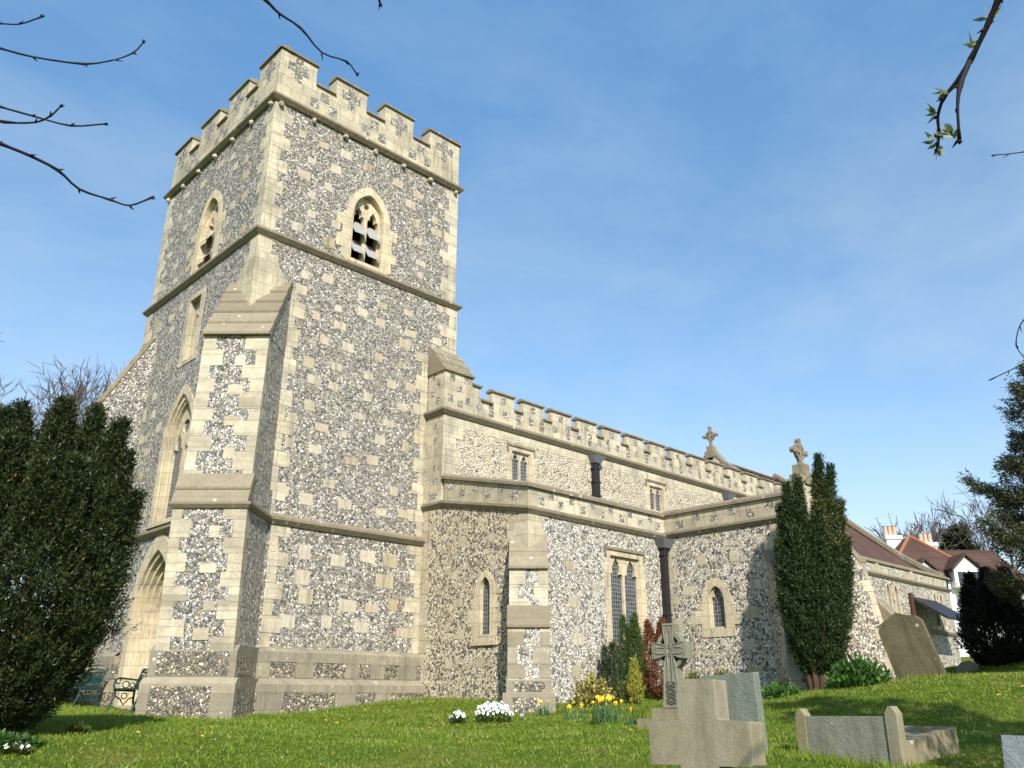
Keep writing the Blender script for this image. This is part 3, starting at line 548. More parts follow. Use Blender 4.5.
def two_light(fr, u0, u1, v0, v1, d, head, name, label_=True):
    mb = MB(); o = .13; hole = rect(u0, u1, v0, v1); plate(mb, fr, rect(u0-.2, u1+.2, v0-.14, v1+.16), [inset(hole)], d-.04, d+.014, 0, .8)
    plate(mb, fr, rect(u0-.02, u1+.02, v0-.02, v1+.02), [rect(u0+.025, u1-.025, v0+.02, v1-.025)], d-.07, d-.02, 0, .8)
    wnd = mb.build(name, LIME_PALE, church); mb = MB(); m_ = (u0+u1)/2; lw = (u1-u0)/2-.085
    plate(mb, fr, hole, [trefoil(m_+sg*((u1-u0)/4-.005), v0+.05, lw, v1-v0-.12-head, head) for sg in (-1, 1)], d-.12, d-.06, 0, .85, back=True, skip_outer=True)
    if v1-v0 > 1.5:
        pass
    mb.build('tracery', LIME_PALE, wnd); mb = MB(); plate(mb, fr, hole, (), d-.2, d-.125); mb.build('leaded_pane', GLASS, wnd)
    if label_:
        mb = MB(); fbox(mb, fr, u0-.2, u1+.2, v1+.13, v1+.19, d-.02, d+.05, 0); 
        for x in (u0-.2, u1+.14): fbox(mb, fr, x, x+.05, v1-.06, v1+.128, d-.02, d+.045, 0)
        mb.build('label_mould', WEATHER, wnd)
for c in (c1, c2, c3): two_light(NS, c[0][0], c[1][0], c[0][1], c[2][1], 0, .26, 'clerestory_window')
# roofs
def roof(name, quads, mat, th=.12, parent=church):
    mb = MB()
    for q in quads:
        q = [Vector(p) for p in q]; n = (q[1]-q[0]).cross(q[3]-q[0]).normalized()
        if n.z < 0: n = -n
        mb.add(q+[p-n*th for p in q], [(0, 1, 2, 3), (7, 6, 5, 4), (0, 4, 5, 1), (1, 5, 6, 2), (2, 6, 7, 3), (3, 7, 4, 0)])
    return mb.build(name, mat, parent)
roof('nave_roof', [[(TW, -.4, 7.7), (24.4, -.4, 7.7), (24.4, 3.3, 8.1), (TW, 3.3, 8.1)], [(TW, 7.0, 7.7), (24.4, 7.0, 7.7), (24.4, 3.3, 8.1), (TW, 3.3, 8.1)]], IRON_GREY)
ch_roof = roof('chancel_roof', [[(24.4, 3.3, 10.42), (30.5, 3.3, 10.42), (30.5, -.9, 7.0), (24.4, -.9, 7.0)], [(24.4, -.9, 7.0), (30.5, -.9, 7.0), (30.5, -3.45, 5.02), (24.4, -3.45, 5.02)], [(24.4, 3.3, 10.42), (30.5, 3.3, 10.42), (30.5, 7.4, 7.0), (24.4, 7.4, 7.0)],
    ], TILE)
mb = MB(); sweep(mb, [(24.35, 3.3, 10.45), (30.55, 3.3, 10.45)], [(-.12, -.06), (.12, -.06), (.05, .08), (-.05, .08)]); mb.build('ridge_tile', TILE, ch_roof)
GW_ = Fr((24.4, 0, 0), (0, 1, 0), (-1, 0, 0)); GE_ = Fr((30.5, 0, 0), (0, 1, 0), (1, 0, 0))
mb = MB(); plate(mb, GW_, [(-.6, 7.0), (7.25, 7.0), (7.25, 7.5), (3.3, 10.75), (-.6, 7.5)], (), -.35, .02, 0, back=True)
plate(mb, GE_, [(-3.45, 0), (7.25, 0), (7.25, 7.2), (3.3, 10.55), (-.9, 7.1), (-3.45, 5.1)], (), -.35, .02, 0, back=True); gb = mb.build('chancel_gable', FLINT_CREAM, church)
mb = MB()
sweep(mb, [(24.4, 7.4, 7.45), (24.4, 3.9, 10.15), (24.4, 3.45, 10.72), (24.4, 3.3, 10.95)], [(.05, -.02), (.05, .14), (-.38, .14), (-.38, -.02)], 0)
sweep(mb, [(24.4, 3.3, 10.95), (24.4, 3.15, 10.72), (24.4, 2.7, 10.15), (24.4, -.7, 7.45)], [(.05, -.02), (.05, .14), (-.38, .14), (-.38, -.02)], 0)
sweep(mb, [(30.5, 7.4, 7.2), (30.5, 3.3, 10.62), (30.5, 1.0, 8.75), (30.5, -.9, 7.12), (30.5, -2.3, 5.95), (30.5, -3.3, 5.28), (30.5, -3.75, 5.05)], [(.42, -.02), (.42, .18), (-.04, .18), (-.04, -.02)], 0)
mb.build('coping', WEATHER, gb)
mb = MB(); mb.box(27.6, 28.5, 4.6, 5.2, 8.0, 10.3); mb.build('vestry_chimney', WEATHER, church)

def cross_poly(w_, h, a, cy):                         # cross outline: width, height, arm half-thickness, arm height
    hw = w_/2; return [(-a, 0), (a, 0), (a, cy-a), (hw-a, cy-a*.8), (hw, cy-a*1.25), (hw+.02, cy), (hw, cy+a*1.25), (hw-a, cy+a*.8), (a, cy+a), (a*.8, h-a), (a*1.25, h), (0, h+.03), (-a*1.25, h), (-a*.8, h-a), (-a, cy+a), (-hw+a, cy+a*.8), (-hw, cy+a*1.25), (-hw-.02, cy), (-hw, cy-a*1.25), (-hw+a, cy-a*.8), (-a, cy-a)]
def gable_cross(fr, name, h, w_, base):
    mb = MB(); fb = Fr(fr(0, base, 0), fr.u, fr.n); a = w_*.085
    plate(mb, fb, cross_poly(w_, h, a, h*.6), (), -.06, .06, 0, .5, back=True)
    plate(mb, fb, circ(0, h*.6, w_*.36, 20), [circ(0, h*.6, w_*.25, 20)], -.045, .045, 0, .5, back=True)
    for x, y in ((-w_/2, h*.6), (w_/2, h*.6), (0, h)): plate(mb, fb, circ(x, y, w_*.12, 8), (), -.055, .055, 0, .4, back=True)
    fbox(mb, fb, -.16, .16, -.22, .06, -.16, .16, 0, .5); fbox(mb, fb, -.24, .24, -.5, -.2, -.22, .22, 0, .4)
    return mb.build(name, WEATHER, church, bevel=.01)
gable_cross(Fr((24.5, 3.3, 0), (0, 1, 0), (-1, 0, 0)), 'gable_cross', .95, .66, 11.0)

# ------------------------------------------------------------------ south aisle
AX, AY = 5.47, -3.82
AS = Fr((0, AY, 0), (1, 0, 0), (0, -1, 0)); AW = Fr((AX, 0, 0), (0, 1, 0), (-1, 0, 0))
lanc = arch(-2.4, 1.6, .34, 1.02, .28, 6); aw_ = rect(8.30, 9.48, 1.42, 3.56)
mb = MB(); plate(mb, AW, [(AY, -.6), (NY+.01, -.6), (NY+.01, 4.92), (AY, 4.3)], [lanc], -.35, .003, 0, skip_outer=True, sidemat=2)
plate(mb, AW, rect(NY-.02, .05, -.6, 4.92), (), -.3, .001, 0, sides=False)
plate(mb, AS, rect(AX, 10.65, -.6, 4.3), [aw_], -.35, 0, 1, skip_outer=True, sidemat=2); aisle = mb.build('aisle_wall', [FLINT_TAN, FLINT_WHITE, LIME_PALE], church)
mb = MB(); quoins(mb, AW, .0, -1, -.4, 4.8, .3, .2, .33, .012, 61); quoins(mb, AW, AY-.004, 1, 3.2, 4.2, .7, .6, .33, .010, 62); quoins(mb, AS, AX-.004, 1, 3.2, 4.2, .6, .5, .33, .008, 63)
blocks(mb, AW, AY+.9, -.5, .6, 4.3, [(-2.9, -1.9, 1.3, 3.2)], .9, .7, .009, seed=64, prob=.8); blocks(mb, AS, 6.3, 10.3, .5, 4.1, [(7.9, 9.9, 1.1, 3.9)], 1.2, .8, .006, seed=65, prob=.7)
merge(aisle, mb, BLOCK)
STR2 = [(-.06, -.11), (.03, -.11), (.10, -.02), (.10, .04), (-.06, .10)]
mb = MB(); sweep(mb, [(AX, .03, 4.9), (AX, NY-.12, 4.9), (AX, AY, 4.3), (10.65, AY, 4.3)], STR2); mb.build('string_course', WEATHER, church); mb = MB(); sweep(mb, [(10.65, AY, 4.34), (10.65, -7.28, 4.34), (13.8, -7.28, 4.34), (13.8, -3.7, 4.34)], STR2); mb.build('string_course', WEATHER, church)
mb = MB(); plate(mb, AW, [(AY, 4.3), (NY-.1, 4.9), (NY-.1, 5.55), (AY, 4.82)], (), -.34, 0, 0, .1, back=True); plate(mb, AS, rect(AX+.002, 10.65, 4.3, 4.82), (), -.34, -.002, 0, .9, back=True)
plate(mb, AW, rect(NY-.1, 0, 4.9, 5.0), (), -.3, .004, 0, .2); rn = random.Random(31); u = AX+.35; k = 0
while u < 10.5: fbox(mb, AS, u, u+.17, 4.44+.16*(k % 2), 4.62+.16*(k % 2), -.02, .003, 1); u += rn.uniform(.33, .45); k += 1
for i in range(6): y = AY+.35+.47*i; z = 4.5+(y-AY)*.2+.14*(i % 2); fbox(mb, AW, y, y+.2, z, z+.2, -.02, .004, 1)
ap = mb.build('aisle_parapet', [LIME, FLINT_GREY], church); mb = MB(); sweep(mb, [(AX, NY-.05, 5.55), (AX, AY, 4.82), (10.65, AY, 4.82)], COPING, 0, .3); mb.build('coping', WEATHER, ap)
roof('aisle_roof', [[(AX+.3, AY+.3, 4.5), (24.4, AY+.3, 4.5), (24.4, NY-.02, 5.45), (AX+.3, NY-.02, 5.45)]], IRON_GREY)
diag_buttress((AX, AY), (-1, -1, 0), [(.44, .3, 1.68, .50, .50), (.41, 1.64, 2.92, .40, .38)], [(.44, 1.68, 2.12, .50, .38, 1), (.41, 2.92, 3.72, .40, -.38, 2)], FLINT_WHITE, plinth_=(.47, .53, .70), seed=9, qw=(.34, .22))
mb = MB()
for fr, s_ in ((AW, 1), (AS, 1)):
    x0 = AY if fr is AW else AX; plate(mb, fr, [(x0-.01, 3.25), (x0+.55, 3.62), (x0+.3, 4.2), (x0-.01, 4.2)], (), -.05, .014, 0, .4)
merge(aisle, mb, LIME)
mb = MB(); surround(mb, AW, arch(-2.4, 1.45, .70, 1.1, .50), lanc, -.06, .016, .8); fbox(mb, AW, -2.85, -1.95, 1.36, 1.46, -.05, .05, 0, .5); jambs(mb, AW, arch(-2.4, 1.5, .66, 1.0, .4), 1.5, 2.6, .013, 81)
lw_ = mb.build('lancet_window', LIME_PALE, church); mb = MB(); plate(mb, AW, lanc, (), -.3, -.10); mb.build('leaded_pane', GLASS, lw_)
two_light(AS, 8.30, 9.48, 1.42, 3.56, 0, .62, 'aisle_window')
def downpipe(x, y, z0, z1, wd):
    mb = MB(); mb.box(x-wd/2, x+wd/2, y-.16, y-.03, z0, z1); p = mb.build('downpipe', IRON_BLACK, church); mb = MB()
    mb.add([(x-.14, y-.2, z1), (x+.14, y-.2, z1), (x+.14, y-.02, z1), (x-.14, y-.02, z1), (x-.26, y-.32, z1+.22), (x+.26, y-.32, z1+.22), (x+.26, y-.02, z1+.22), (x-.26, y-.02, z1+.22)], [(3, 2, 1, 0), (4, 5, 6, 7), (0, 1, 5, 4), (1, 2, 6, 5), (2, 3, 7, 6), (3, 0, 4, 7)])
    mb.build('hopper_head', IRON_GREY, p)
    for k in range(3): mb = MB(); z = z0+.4+(z1-z0-.6)*k/2; mb.box(x-wd/2-.03, x+wd/2+.03, y-.175, y-.02, z, z+.05); mb.build('pipe_bracket', IRON_BLACK, p)
downpipe(10.42, AY, .3, 3.95, .17); downpipe(11.48, NY, 5.6, 7.05, .24); downpipe(18.9, NY, 5.6, 7.05, .2)

# ------------------------------------------------------------------ south chapel with its gable
CX0, CX1, CY = 10.65, 13.8, -7.28
CW = Fr((CX0, 0, 0), (0, 1, 0), (-1, 0, 0)); CS = Fr((0, CY, 0), (1, 0, 0), (0, -1, 0)); CE = Fr((CX1, 0, 0), (0, 1, 0), (1, 0, 0))
cwin = arch(-5.26, 1.85, .44, .72, .32, 6)
mb = MB(); plate(mb, CW, rect(CY, AY, -.6, 4.34), [cwin], -.35, 0, 0, skip_outer=True, sidemat=1); swin = arch(12.22, 1.5, 1.2, 1.3, .9)
plate(mb, CS, rect(CX0, CX1, -.6, 4.34), [swin], -.35, 0, 0, skip_outer=True, sidemat=1); plate(mb, CE, rect(CY, -3.7, -.6, 4.34), (), -.35, 0, 0, sides=False); chap = mb.build('chapel_wall', [FLINT_MIX, LIME_PALE], church)
mb = MB(); blocks(mb, CW, CY+.5, AY-.1, .5, 4.2, [(-5.7, -4.8, 1.4, 3.2)], 1.1, .7, .006, seed=71); quoins(mb, CW, AY+.0, -1, .2, 4.2, .3, .15, .33, .008, 72); quoins(mb, CW, CY-.004, 1, 3.3, 4.25, .55, .4, .33, .009, 73); quoins(mb, CS, CX0-.004, 1, .3, 4.25, .55, .4, .33, .008, 74)
merge(chap, mb, BLOCK)
mb = MB(); plate(mb, CW, rect(CY, AY-.002, 4.34, 4.88), (), -.34, 0, 0, .1, back=True); plate(mb, CE, rect(CY, -3.7, 4.34, 4.88), (), -.34, 0, 0, .3, back=True)
plate(mb, CS, [(CX0+.002, 4.34), (CX1-.002, 4.34), (CX1-.002, 4.7), (12.22, 5.62), (CX0+.002, 4.86)], (), -.34, -.002, 0, .8, back=True)
for i in range(6): y = AY-.5-.53*i; z = 4.46+.13*(i % 2); fbox(mb, CW, y-.1, y+.12, z, z+.2, -.02, .004, 1)
cp = mb.build('chapel_parapet', [LIME, FLINT_GREY], church); mb = MB()
sweep(mb, [(CX0, AY+.05, 4.86), (CX0, CY, 4.86), (CX0+.25, CY, 4.9), (12.22, CY, 5.66), (CX1-.2, CY, 4.78), (CX1, CY, 4.74), (CX1, -3.7, 4.74)], COPING, 0, .4); mb.build('coping', WEATHER, cp)
roof('chapel_roof', [[(CX0+.3, CY+.3, 4.7), (12.22, CY+.3, 5.15), (12.22, -3.3, 5.15), (CX0+.3, -3.3, 4.7)], [(CX1-.3, CY+.3, 4.7), (12.22, CY+.3, 5.15), (12.22, -3.3, 5.15), (CX1-.3, -3.3, 4.7)]], IRON_GREY)
gable_cross(Fr((12.2, CY+.17, 0), (1, 0, 0), (0, -1, 0)), 'gable_cross', .70, .66, 5.88)
diag_buttress((CX0, CY), (-1, -1, 0), [(.42, 0, 2.2, .62, .58), (.42, 2.15, 2.9, .48, .45)], [(.42, 2.15, 2.5, .60, .46, 1), (.42, 2.9, 3.6, .5, -.3, 2)], FLINT_MIX, seed=13)
diag_buttress((CX1, CY), (1, -1, 0), [(.42, -.2, 3.6, .95, .25)], [(.42, 3.55, 4.25, .27, -.3, 2)], FLINT_MIX, seed=14, qw=(.3, .2))
mb = MB(); surround(mb, CW, arch(-5.26, 1.66, .86, .85, .58), cwin, -.05, .016, .7); plate(mb, CW, arch(-5.26, 1.85, .46, .72, .34, 6), [trefoil(-5.26, 1.9, .36, .55, .42)], -.11, -.05, 0, .8, back=True, skip_outer=True); jambs(mb, CW, arch(-5.26, 1.7, .8, .8, .5), 1.66, 2.5, .013, 91)
cwd = mb.build('chapel_window', LIME_PALE, church); mb = MB(); plate(mb, CW, cwin, (), -.3, -.12); mb.build('leaded_pane', GLASS, cwd)
mb = MB(); surround(mb, CS, arch(12.22, 1.4, 1.6, 1.35, 1.2), swin, -.05, .016, .7); plate(mb, CS, swin, [trefoil(12.22+sg*.29, 1.6, .46, .95, .5) for sg in (-1, 1)], -.25, -.12, 0, .8, back=True)
csw = mb.build('chapel_window', LIME_PALE, church); mb = MB(); plate(mb, CS, swin, (), -.3, -.2); mb.build('leaded_pane', GLASS, csw)

# ------------------------------------------------------------------ chancel aisle beyond
HX0, HX1, HY = 13.8, 31.0, -3.7
HS = Fr((0, HY, 0), (1, 0, 0), (0, -1, 0)); HE = Fr((HX1, 0, 0), (0, 1, 0), (1, 0, 0))
lan = [arch(x, 3.0, .28, 1.0, .3, 5) for x in (24.75, 25.45, 29.2, 29.85)]
mb = MB(); plate(mb, HS, rect(HX0, HX1, -.6, 4.55), lan, -.3, 0, 0, skip_outer=True, sidemat=1); plate(mb, HE, rect(HY, 7.3, 0, 4.55), (), -.3, 0, 0, sides=False); chw = mb.build('chancel_wall', [FLINT_MIX, LIME_PALE], church)
mb = MB(); sweep(mb, [(HX0, HY, 4.58), (HX1, HY, 4.58), (HX1, 3, 4.58)], STR2); mb.build('string_course', WEATHER, church)
mb = MB(); plate(mb, HS, rect(HX0, HX1, 4.6, 5.02), (), -.34, 0, 0, .4, back=True); plate(mb, HE, rect(HY, 0, 4.6, 5.02), (), -.3, -.003, 0, .4); u = 15
while u < 30.8: fbox(mb, HS, u, u+.3, 4.68, 4.96, -.02, .004, 1); u += .62
hp = mb.build('chancel_parapet', [LIME, FLINT_WHITE], church); mb = MB(); sweep(mb, [(HX0, HY, 5.02), (HX1, HY, 5.02), (HX1, 0, 5.02)], COPING, 0, .4)
mb.build('coping', WEATHER, hp)
for x in (24.0, 27.1): 
    mb = MB(); fbox(mb, HS, x-.12, x+.12, 4.5, 5.06, -.02, .05, 0, .3); mb.build('parapet_pilaster', LIME, hp)
for x, l in zip((24.75, 25.45, 29.2, 29.85), lan):
    mb = MB(); surround(mb, HS, arch(x, 2.88, .5, 1.06, .44, 5), l, -.05, .016, .8); lw2 = mb.build('lancet_window', LIME_PALE, church)
    mb = MB(); plate(mb, HS, l, (), -.28, -.2); mb.build('leaded_pane', GLASS, lw2)
mb = MB(); plate(mb, Fr((0, HY, 0), (0, -1, 0), (1, 0, 0)), [(0, 0), (1.1, 0), (1.1, 2.0), (.7, 2.4), (.7, 2.9), (0, 3.7)], (), 23.3, 24.1, 0, back=True); mb.build('buttress', WEATHER, church)
mb = MB(); plate(mb, Fr((0, HY, 0), (0, -1, 0), (1, 0, 0)), [(0, 4.0), (1.3, 3.15), (1.3, 3.05), (0, 3.9)], (), 26.6, 29.3, 0, back=True); cn = mb.build('vestry_canopy', IRON_BLACK, church)
mb = MB(); mb.tube([(26.6, HY-.08, 1), (26.6, HY-.08, 4.1)], .09, 8); mb.build('rust_pipe', RUSTY, cn)
mb = MB(); sweep(mb, [(26.2, HY, 2.75), (HX1, HY, 2.75)], STR2); mb.build('string_course', WEATHER, church)

# ------------------------------------------------------------------ foliage helpers
def leaf_mesh(name, P, D, L, Wd, tint, mat, parent=None, up=None):
    n = len(P); D = D/np.linalg.norm(D, axis=1, keepdims=True); r = RNG.normal(size=(n, 3)); A = np.cross(D, r); A /= np.linalg.norm(A, axis=1, keepdims=True)+1e-9
    L = np.broadcast_to(L, n)[:, None]; Wd = np.broadcast_to(Wd, n)[:, None]; mid = P+D*L*.45; V = np.stack([P, mid+A*Wd/2, P+D*L, mid-A*Wd/2], 1).reshape(-1, 3)
    me = bpy.data.meshes.new(name); me.vertices.add(4*n); me.vertices.foreach_set('co', V.astype(np.float32).ravel()); me.loops.add(4*n); me.loops.foreach_set('vertex_index', np.arange(4*n, dtype=np.int32))
    me.polygons.add(n); me.polygons.foreach_set('loop_start', np.arange(0, 4*n, 4, dtype=np.int32)); me.polygons.foreach_set('loop_total', np.full(n, 4, dtype=np.int32))
    at = me.attributes.new('tint', 'FLOAT', 'FACE'); at.data.foreach_set('value', np.asarray(np.broadcast_to(tint, n), dtype=np.float32)); me.materials.append(mat); me.update(calc_edges=True)
    o = bpy.data.objects.new(name, me); COL.objects.link(o)
    if parent: o.parent = parent
    return o
def unit(v): return v/(np.linalg.norm(v, axis=-1, keepdims=True)+1e-9)
def spindle_crown(spindles, per_m2, leaf, width, tintf=None, upw=1.0, sprig=.16, nleaf=9, inner=.35, lump=.26):
    """spindles: (base, tip, rmax, hmax); sprays of small leaves spread through the outer shell of a union of upright plumes"""
    Ps, Ds, Ts = [], [], []
    SB = np.array([s[0] for s in spindles]); ST = np.array([s[1] for s in spindles]); SR = np.array([s[2] for s in spindles]); SH = np.array([s[3] for s in spindles])
    def rad(h, rm, hm): return rm*np.where(h < hm, np.sqrt(np.clip(1-((hm-h)/hm)**2, .02, 1)), np.clip((1-h)/(1-hm), 0, 1)**1.0)
    for i, (b, t, rm, hm) in enumerate(spindles):
        b = np.array(b); t = np.array(t); H = np.linalg.norm(t-b); n = int(per_m2*2*math.pi*rm*.75*H)
        h = RNG.random(n)**.9; ang = RNG.random(n)*2*math.pi; ax = (t-b)/H; e1 = unit(np.cross(ax, [.3, .9, .1])); e2 = np.cross(ax, e1)
        o = e1*np.cos(ang)[:, None]+e2*np.sin(ang)[:, None]; lumpn = 1+lump*np.sin(ang*3+h*23+i*2.1)+lump*.8*np.sin(ang*5-h*37+i)
        rr = rad(h, rm, hm)*lumpn*(1-inner*RNG.random(n)**2)*np.where(RNG.random(n) < .03, RNG.uniform(1.1, 1.3, n), 1); p = b+(t-b)*h[:, None]+o*rr[:, None]
        keep = np.ones(n, bool)
        for j in range(len(spindles)):
            if j == i: continue
            axj = ST[j]-SB[j]; Hj = np.linalg.norm(axj); hj = ((p-SB[j])@axj)/Hj**2; dj = np.linalg.norm(p-SB[j]-hj[:, None]*axj, axis=1)
            keep &= ~((hj > .03) & (hj < .97) & (dj < rad(np.clip(hj, 0, 1), SR[j], SH[j])*.55))
        p, o, h = p[keep], o[keep], h[keep]; n = len(p)
        d = unit(o*.55+ax*upw+RNG.normal(size=(n, 3))*.22); tb = RNG.random(n)*.45
        for k in range(nleaf):
            f = RNG.random(n); Ps.append(p+d*(sprig*f)[:, None]+RNG.normal(size=(n, 3))*.012); Ds.append(unit(d+RNG.normal(size=(n, 3))*.55)); Ts.append(np.clip(tb+RNG.random(n)*.35+(tintf(p, h) if tintf else 0), 0, 1))
    P = np.concatenate(Ps); return P, np.concatenate(Ds), leaf*(.7+.6*RNG.random(len(P))), width*(.8+.4*RNG.random(len(P))), np.concatenate(Ts)
def branch_tree(mb, p, d, length, rad, depth, rn, spread=.55, minr=.004, segs=4, n=6, grav=0.0, kids=(2, 3)):
    pts = [Vector(p)]; dd = Vector(d).normalized(); rr = [rad]
    for i in range(segs):
        dd = (dd+Vector((rn.gauss(0, .13), rn.gauss(0, .13), rn.gauss(0, .10)+grav))).normalized(); pts.append(pts[-1]+dd*length/segs); rr.append(rad*(1-.45*(i+1)/segs))
    mb.tube(pts, rr, n if rad > .03 else 4, 0, .5, cap=False)
    if depth == 0: return
    for k in range(rn.randint(*kids)+1):
        t = rn.uniform(.35, 1) if k else 1; i = min(int(t*segs), segs-1); q = pts[i].lerp(pts[i+1], t*segs-i) if t < 1 else pts[-1]
        nd = (dd+Vector((rn.gauss(0, spread), rn.gauss(0, spread), rn.gauss(.05, spread*.7)))).normalized()
        branch_tree(mb, q, nd, length*rn.uniform(.55, .8), max(rr[i]*rn.uniform(.5, .72), minr), depth-1, rn, spread, minr, max(segs-1, 2), n, grav, kids)

# ------------------------------------------------------------------ yews
def yew(name, label, cat, loc, spindles, leafargs, mat, trunk=True, tintf=None, tr=.16, th=1.0, group=None):
    t = thing(name, label, cat, loc, group); P = spindle_crown(spindles, *leafargs[:3], tintf=tintf, **leafargs[3]); leaf_mesh('crown', *P, mat, t)
    mb = MB(); rn = random.Random(5)
    for (b, tp, rm, hm) in spindles[:max(3, len(spindles))]:
        b = Vector(b); tp = Vector(tp); m_ = b.lerp(tp, .5)+Vector((rn.gauss(0, .03), rn.gauss(0, .03), 0)); mb.tube([(b.x*.6, b.y*.6, -.25), b+Vector((0, 0, .1)), b.lerp(tp, .2), b.lerp(tp, .38)], [tr*.75, tr*.5, tr*.35, .012], 7)
    mb.build('trunk', BARK, t, smooth=True); return t
# big dark yew at the left: plumes leaning out from one foot
rn = random.Random(3); sp = []
for ring, (nn, rad_, h0, h1, rm) in enumerate(((1, 0, 4.05, 4.05, .42), (6, .48, 3.7, 4.0, .42), (9, .84, 3.3, 3.8, .44), (13, 1.02, 2.6, 3.4, .40), (11, .62, 1.6, 2.2, .36), (7, .32, .9, 1.3, .24))):
    for k in range(nn):
        a = 2*math.pi*(k+.3*ring)/nn+rn.gauss(0, .1); h = rn.uniform(h0, h1); r_ = rad_*rn.uniform(.9, 1.08)
        sp.append(((.16*math.cos(a), .16*math.sin(a), .05), (r_*math.cos(a), r_*math.sin(a), h), rm*rn.uniform(.85, 1.15), .50))
bronze = lambda p, h: np.where(RNG.random(len(p)) < .06, .55, 0)
yew('yew_tree', 'big dark green yew of crowded upright plumes narrowing to its foot beside the west door', 'tree', (-4.87, -5.27, float(gz(-4.87, -5.27))), sp, (430, .055, .016, dict(upw=1.3, nleaf=10, sprig=.19, inner=.45)), YEW, tintf=bronze)
# a second one behind its left shoulder
sp2 = [((.1*math.cos(k), .1*math.sin(k), .1), (.8*math.cos(k*1.26), .8*math.sin(k*1.26), 3.2+.25*math.sin(k*2)), .42, .6) for k in range(5)]+[((0, 0, .1), (0, 0, 3.5), .5, .6)]
yew('yew_tree', 'yew cut off by the left edge behind the big plumed yew', 'tree', (-6.15, -3.6, float(gz(-6.15, -3.6))), sp2, (170, .06, .018, dict(upw=1.1, nleaf=8, sprig=.16)), YEW)
# Irish yew in front of the chapel gable
rn = random.Random(8); sp = []
cxr = np.array([.70, -.71]); cfw = np.array([.71, .70])          # along and away from the chapel front, for setting out its plumes
for (a, dpt, h, rm) in ((-.50, 0, 3.1, .24), (-.22, -.1, 4.35, .26), (.02, -.15, 4.5, .25), (-.35, .1, 3.9, .24), (.62, .0, 5.05, .26), (.84, -.05, 4.8, .22), (1.0, .05, 4.0, .22), (.4, -.3, 3.9, .28), (.1, .3, 3.7, .28), (.75, .3, 3.8, .26), (.95, -.2, 3.1, .22), (-.2, -.3, 3.3, .26), (.25, -.35, 2.4, .3), (.65, -.3, 2.9, .28), (-.1, .25, 2.4, .3)):
    q = cxr*a+cfw*dpt; sp.append(((q[0]*.34, q[1]*.34, .30), (q[0], q[1], h), rm, .50))
rustf = lambda p, h: np.where((RNG.random(len(p)) < .55) & (p@np.array([.70, -.71, 0]) > .35) & (p[:, 2] > 2.9) & (p[:, 2] < 4.35), .42, 0)
yew('irish_yew', 'tall narrow yew with bronze patch and bare brown trunk before the chapel gable', 'tree', (9.94, -8.04, .39), sp, (460, .065, .020, dict(upw=1.6, nleaf=8, sprig=.2)), YEW2, tintf=rustf, tr=.13)
# black clipped-looking yew at the right
sp = [((.3*math.cos(k*1.1), .3*math.sin(k*1.1), -.1), (.52*math.cos(k*1.1), .52*math.sin(k*1.1), 1.9+.25*math.sin(k*1.9)), .40, .42) for k in range(6)]+[((0, 0, 0), (0, 0, 2.2), .4, .5)]
yew('yew_tree', 'very dark rounded yew in front of the white house', 'tree', (16.0, -9.85, float(gz(16, -9.85))), sp, (420, .075, .024, dict(upw=1.0, nleaf=8, sprig=.16)), YEW_DARK)

# conifer with spreading boughs at the right edge
def conifer(name, label, loc, H, R0, z0, mat, nb=46, spray=240, seed=2, trr=.2, leaf=.07, lwid=.022, r_top=.35):
    t = thing(name, label, 'tree', loc); rn_ = random.Random(seed); mb = MB(); mb.tube([(0, 0, -.3), (.05, 0, H*.5), (0, 0, H)], [trr, trr*.6, .02], 8)
    Ps, Ds, Ts = [], [], []
    for i in range(nb):
        f = i/nb; z = z0+(H-z0)*f; a = i*2.4+rn_.gauss(0, .2); L = (R0*(1-f)**.8*min(1, .72+1.2*f)+r_top*f)*rn_.uniform(.72, 1.1)
        e = np.array([math.cos(a), math.sin(a), 0]); tip = np.array([0, 0, z+L*rn_.uniform(.12, .42)])+e*L; mid = np.array([0, 0, z-.02*L])+e*L*.55
        mb.tube([(0, 0, z-.1), tuple(mid), tuple(tip)], [.035, .02, .005], 5)
        n = int(spray*L/R0)+40; s = RNG.random(n)**.6; base = (1-s)[:, None]**2*np.array([0, 0, z-.1])+(2*s*(1-s))[:, None]*mid+(s**2)[:, None]*tip
        side = np.cross(e, [0, 0, 1]); w_ = (.10+.34*L*np.sin(np.clip(s, .05, 1)*math.pi*.86)); off = side*(RNG.uniform(-1, 1, n)*w_)[:, None]+np.array([0, 0, 1])*RNG.normal(size=n)[:, None]*.07
        p = base+off; d = unit(e*.8+side*np.sign(RNG.uniform(-1, 1, n))[:, None]*.5+np.array([0, 0, .25])+RNG.normal(size=(n, 3))*.25); tb = RNG.random(n)*.5+rn_.uniform(-.1, .25)
        for k in range(12): f2 = RNG.random(n); Ps.append(p+d*(.22*f2)[:, None]+RNG.normal(size=(n, 3))*.02); Ds.append(unit(d+RNG.normal(size=(n, 3))*.5)); Ts.append(np.clip(tb+RNG.random(n)*.3, 0, 1))
    P = np.concatenate(Ps); n = len(P); leaf_mesh('crown', P, np.concatenate(Ds), leaf*(.7+.6*RNG.random(n)), lwid, np.concatenate(Ts), mat, t); mb.build('trunk', BARK_GREY, t, smooth=True); return t
conifer('conifer_tree', 'dark conifer with ragged spreading boughs at the right edge', (13.92, -13.22, float(gz(13.92, -13.22))), 7.4, 3.5, .9, CEDAR, nb=84, spray=460, r_top=.2)
conifer('conifer_tree', 'tall conifer beyond the right edge whose shade falls across the lawn', (1.7, -17.6, float(gz(1.7, -17.6))), 9.0, 2.5, 2.6, CEDAR, nb=50, spray=200, seed=11)
